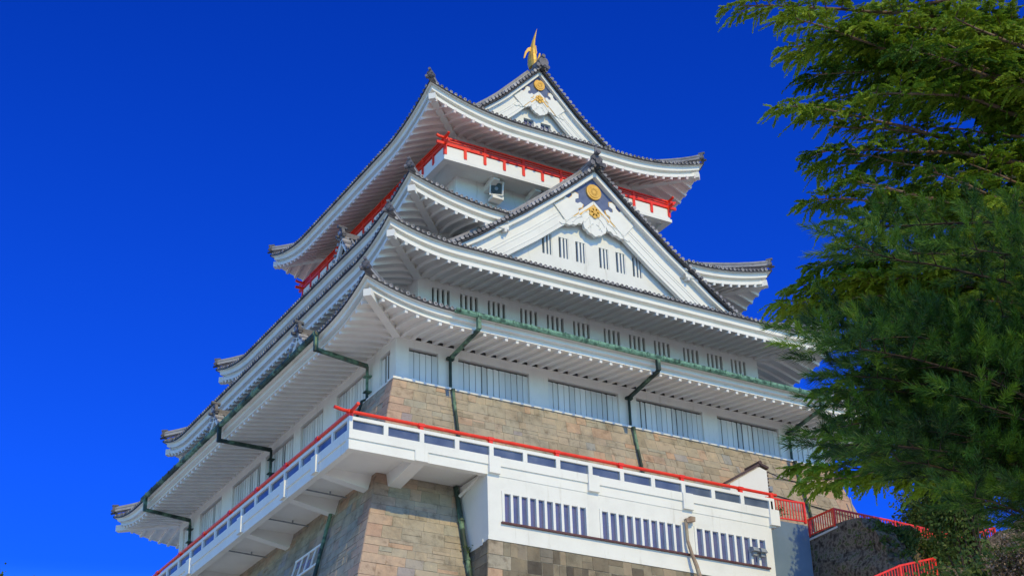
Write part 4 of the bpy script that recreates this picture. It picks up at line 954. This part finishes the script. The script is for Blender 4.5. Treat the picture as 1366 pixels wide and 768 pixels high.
# -- feathery cedar reaching in from the right
DC = 27.0
cb = on_hill(1600, 768, DC+1.5); ct = ath(1600, -160, DC+1.5); ct = V((cb.x, cb.y, ct.z))
ced = tree('cedar_tree', 'tall cedar with feathery yellow green sprays and pale limbs against open sky', 'tree', cb, ct, 0.42, 'conifers at the right')
wood = MB(); limbs = []
CT = [(972, 4, 29.5), (1050, 22, 28.5), (1075, 62, 30.5), (1048, 58, 29.2), (1072, 96, 29.8), (1040, 138, 29.0), (1090, 128, 31.0), (1082, 198, 29.0), (1092, 216, 31.5), (1078, 262, 29.5), (1110, 290, 31), (1130, 238, 28.5),
      (1150, 10, 32), (1200, 60, 28), (1240, 100, 31.5), (1180, 30, 30), (1260, 20, 29), (1280, 215, 29.5), (1250, 275, 31), (1320, 150, 32.5), (1300, 60, 33), (1330, 260, 28.5), (1120, 45, 29), (1105, 75, 31), (1150, 120, 28.5), (1210, 25, 31), (1180, 90, 30), (1250, 55, 28.5), (1285, 130, 30), (1230, 225, 28.5), (1170, 255, 30), (1330, 200, 31), (1190, 295, 31.5), (1300, 300, 30), (1345, 100, 29), (1130, 310, 32), (1240, 325, 31)]
for px, py, d in CT:
    tip = np.array(ath(px+14, py+4, d-3)); pl = conifer_limb(cb, ct, tip, wood, 0.07, rise=rng.uniform(-0.7, 0.7), sag=rng.uniform(0.0, 0.06)); limbs.append(pl); limb_wood(wood, pl, 0.07)
for px, py, d in [(1105, 168, 29.5), (1128, 205, 29.2), (1165, 185, 30), (1215, 168, 30)]:
    pl = conifer_limb(cb, ct, np.array(ath(px, py, d-3)), wood, 0.05, 0.2, 0.02); limb_wood(wood, pl, 0.05); side_twigs(pl, 0.5, 0.3, 0.4, 0.9, 0.0, 0.25, wood, 0.012)
feathery(ced, limbs, wood, twig_step=0.15, fr_step=0.05, start=0.20, l0=0.35, l1=1.0, fl=(0.20, 0.44), leaf=0.080, wid=0.028)
wood.build('limbs', 'bark', ced, smooth=True)

# -- second feathery cedar, paler, behind the pine
DB = 32.5
cb2 = on_hill(1570, 768, DB); ct2 = V((cb2.x, cb2.y, ath(1570, 250, DB).z))
ce2 = tree('cedar_tree', 'paler yellow green cedar showing behind and below the dark pine', 'tree', cb2, ct2, 0.36, 'conifers at the right')
wood = MB(); limbs = []
for px, py, d in [(1085, 352, 36), (1060, 382, 35.5), (1042, 402, 36), (1052, 415, 37), (1100, 372, 34.8), (1130, 396, 35.5), (1180, 362, 36.5), (1120, 352, 35.8), (1140, 378, 35.2), (1200, 385, 35.5), (1160, 408, 36), (1105, 405, 36.4), (1095, 520, 36), (1110, 560, 36.5), (1130, 500, 37), (1062, 622, 36.5), (1080, 640, 35.8), (1105, 592, 36), (1112, 640, 36.4), (1165, 628, 36), (1215, 560, 36), (1250, 470, 37), (1240, 640, 36), (1300, 560, 37), (1230, 420, 36), (1255, 345, 35.5), (1290, 372, 36), (1320, 330, 36.5), (1345, 440, 36), (1270, 398, 35), (1215, 335, 36), (1300, 400, 36.5)]:
    tip = np.array(ath(px+12, py, d-3.5)); pl = conifer_limb(cb2, ct2, tip, wood, 0.07, rise=rng.uniform(-0.5, 0.6), sag=rng.uniform(0.0, 0.05)); limbs.append(pl); limb_wood(wood, pl, 0.06)
feathery(ce2, limbs, wood, tlo=0.5, twig_step=0.15, fr_step=0.06, l0=0.4, l1=1.1, fl=(0.25, 0.5), start=0.30, leaf=0.095, wid=0.034)
wood.build('limbs', 'bark', ce2, smooth=True)

# -- dark pine in front
DP = 18.8
pb = on_hill(1560, 768, DP+1); ptp = V((pb.x, pb.y, ath(1560, 240, DP+1).z))
pin = tree('pine_tree', 'dark green pine with bristly needle tufts in front of the castle corner', 'tree', pb, ptp, 0.34, 'conifers at the right')
wood = MB(); limbs = []
def xtip(y):
    for a, b_ in zip(PT, PT[1:]):
        if a[0] <= y <= b_[0]: return a[1]+(b_[1]-a[1])*(y-a[0])/(b_[0]-a[0])
    return PT[-1][1]
PT = [(220, 1245), (250, 1225), (285, 1150), (318, 1088), (345, 1120), (358, 1235), (412, 1225), (428, 1060), (436, 1050), (468, 1062), (500, 1100), (530, 1130), (558, 1072), (590, 1080), (612, 1120), (640, 1215), (665, 1270), (690, 1300)]
for y in list(range(304, 345, 20))+list(range(436, 690, 22)):
    for lay in range(5 if y > 415 else 3):
        px = xtip(y)+46+(0 if lay == 0 else rng.uniform(20, 200)); d = rng.uniform(17.2, 21.0) if lay else rng.uniform(18.2, 19.4)
        if lay > 1 and y < 345: continue
        if lay and y < 400 and rng.random() < 0.45: continue
        tip = np.array(ath(px, y+rng.uniform(-8, 8), d)); pl = conifer_limb(pb, ptp, tip, wood, 0.05, rise=rng.uniform(-0.5, 0.3), sag=rng.uniform(-0.02, 0.05)); limbs.append(pl); limb_wood(wood, pl, 0.032)
PP, DD, LL, TT = [], [], [], []
for pl in limbs:
    tl = rng.uniform(0.0, 0.62)
    for q in side_twigs(pl, 0.14, 0.165, 0.22, 0.60, 0.16, 0.0, wood, 0.010):
        p, d, s_ = along(q, 0.25, 1.0, 0.20); n_ = len(p); h = nrm_(np.cross(d, np.array([0, 0, 1.0]))); sg = np.where(np.arange(n_) % 2, 1, -1)[:, None]
        dr = nrm_(d*rng.uniform(0.6, 1.2, (n_, 1))+h*sg*rng.uniform(0.2, 0.8, (n_, 1))+np.array([0, 0, 1.0])*rng.uniform(0.1, 0.9, (n_, 1)))
        PP.append(p); DD.append(dr); LL.append(rng.uniform(0.24, 0.40, n_)); PP.append(q[-1:]); DD.append(nrm_(q[-1:]-q[-2:-1])); LL.append(np.array([0.42])); tw = np.clip(tl+rng.normal()*0.2, 0, 1); TT += [np.clip(tw+rng.normal(size=n_)*0.1, 0, 1), np.array([min(1, tw+0.2)])]
quads_obj('crown', needles(np.concatenate(PP), np.concatenate(DD), np.concatenate(LL)), 'pine', pin, np.repeat(np.concatenate(TT), 100))
wood.build('limbs', 'barkdark', pin, smooth=True)

# -- leafy trees on the slope
def leafy(name, label, cat, base, h_, rad, nb, nl_, size, mat, group=None, tr=0.12, flat=0.8):
    t_ = tree(name, label, cat, base, V(base)+V((0, 0, h_*0.8)), tr, group); wood = MB(); P = []; b = np.array(base)
    for k in range(nb):
        a = rng.uniform(0, 2*pi); ph = rng.uniform(-0.35, 1.0); r_ = rad*rng.uniform(0.6, 1.0)
        tip = b+np.array([cos(a)*r_*(1-0.35*abs(ph)), sin(a)*r_*(1-0.35*abs(ph)), h_*0.62+ph*h_*0.36*flat]); st = b+np.array([0, 0, h_*rng.uniform(0.2, 0.6)])
        pl = bez(st, tip, 0.05, 8, 0.2); limb_wood(wood, pl, tr*0.4)
        p, d, s_ = along(pl, 0.4, 1.0, rad*0.08)
        for q, ss in zip(p, s_): P.append(q+rng.normal(size=(max(3, int(nl_*(0.4+ss))), 3))*rad*0.12)
    P = np.concatenate(P); D0 = nrm_(rng.normal(size=P.shape)+DOWN*0.3); quads_obj('crown', leaves(P, D0, rng.uniform(0.6, 1.3, len(P))*size), mat, t_); wood.build('limbs', 'barkdark', t_, smooth=True); return t_
SG = 'leafy growth on the slope'
leafy('slope_tree', 'leafy tree on the hillside whose shadow falls on the blue grey wall', 'tree', V((24.6, -14.5, hill(24.6, -14.5)-0.3)), 23.5, 2.6, 50, 50, 0.22, 'leaf', SG, 0.13, 0.7)
for px_, py_, h_, rd_, lb_ in ((1290, 716, 44, 2.4, 'leafy green bush below the red railing and under the pine'), (1335, 735, 41, 2.3, 'leafy green bush lowest on the slope beside the dry bush')):
    q_ = ath(px_, py_, h_); zb_ = hill(q_.x, q_.y)-0.2; leafy('slope_tree', lb_, 'tree', V((q_.x, q_.y, zb_)), (q_.z-zb_)/0.98, rd_, 60, 60, 0.15, 'leaf', SG, 0.10)
b_ = at(1372, 775, 39); leafy('dry_bush', 'dry bush with pale pinkish brown leaves beside a leafy green bush', 'bush', V((b_.x, b_.y, b_.z-1.4)), 3.0, 0.9, 30, 20, 0.075, 'dry', None, 0.07)
leafy('slope_tree', 'leafy bush growing behind the long red railing above the rock', 'tree', V((36.2, -1.5, -6.3)), 6.6, 3.2, 44, 40, 0.2, 'leaf', SG, 0.12)
b_ = at(-2, 800, 70); leafy('round_tree', 'bright green tree top standing alone far below the white terrace', 'tree', V((b_.x, b_.y, hill(b_.x, b_.y)-0.2)), b_.z-hill(b_.x, b_.y)+2.1, 2.0, 40, 50, 0.17, 'leaf', None, 0.16)
def weed(label, p, h_, n_):
    t_ = thing('weed', label, 'weed', p); st = MB(); P, D = [], []
    for k in range(n_):
        a = rng.uniform(0, 2*pi); d = nrm_(np.array([cos(a)*0.6, sin(a)*0.6-0.2, rng.uniform(0.2, 1.0)])); L = h_*rng.uniform(0.4, 1); st.tube([p, p+V(d)*L*0.6, p+V(d)*L+V((0, 0, -0.1*L))], [0.012, 0.01, 0.005], 4)
        for j in range(9): P.append(np.array(p)+d*L*rng.uniform(0.3, 1)+rng.normal(size=3)*0.05); D.append(nrm_(d+rng.normal(size=3)*0.8))
    quads_obj('foliage', leaves(np.array(P), np.array(D), rng.uniform(0.07, 0.15, len(P))), 'leaf', t_); st.build('stem', 'leaf', t_)
weed('tuft of weeds growing from the stone joint beside the copper downpipe', V((2.35, -3.2, -10.05)), 0.55, 16)
weed('small potted weed standing behind the red handrail by the stair shed', V((20.9, -4.4, -5.65)), 0.95, 14)
# undergrowth over the rock bank
gc = []
for k in range(9000):
    x = rng.uniform(23.5, 40); kk = rng.uniform(0, 1)**1.5; z = -6.4+max(0, x-33)*0.55-11*kk; y = -6.6-7.5*kk-rng.uniform(0.2, 1.9)-max(0, x-33)*0.25
    if vn(x*0.9, z*0.9) < 0.46 or z > -6.9: continue
    m_ = 8; P = np.array([x, y, z])+rng.normal(size=(m_, 3))*0.12; gc.append(leaves(P, nrm_(rng.normal(size=(m_, 3))+np.array([0, -0.4, 0.6])), rng.uniform(0.12, 0.30, m_)))
gr = bpy.data.objects.new('tmp', None); ROOT['tmp'] = V((0, 0, 0))
o = quads_obj('undergrowth', np.concatenate(gc), 'leaf', gr); o.parent = None; bpy.data.objects.remove(gr); tag(o, kind='stuff')
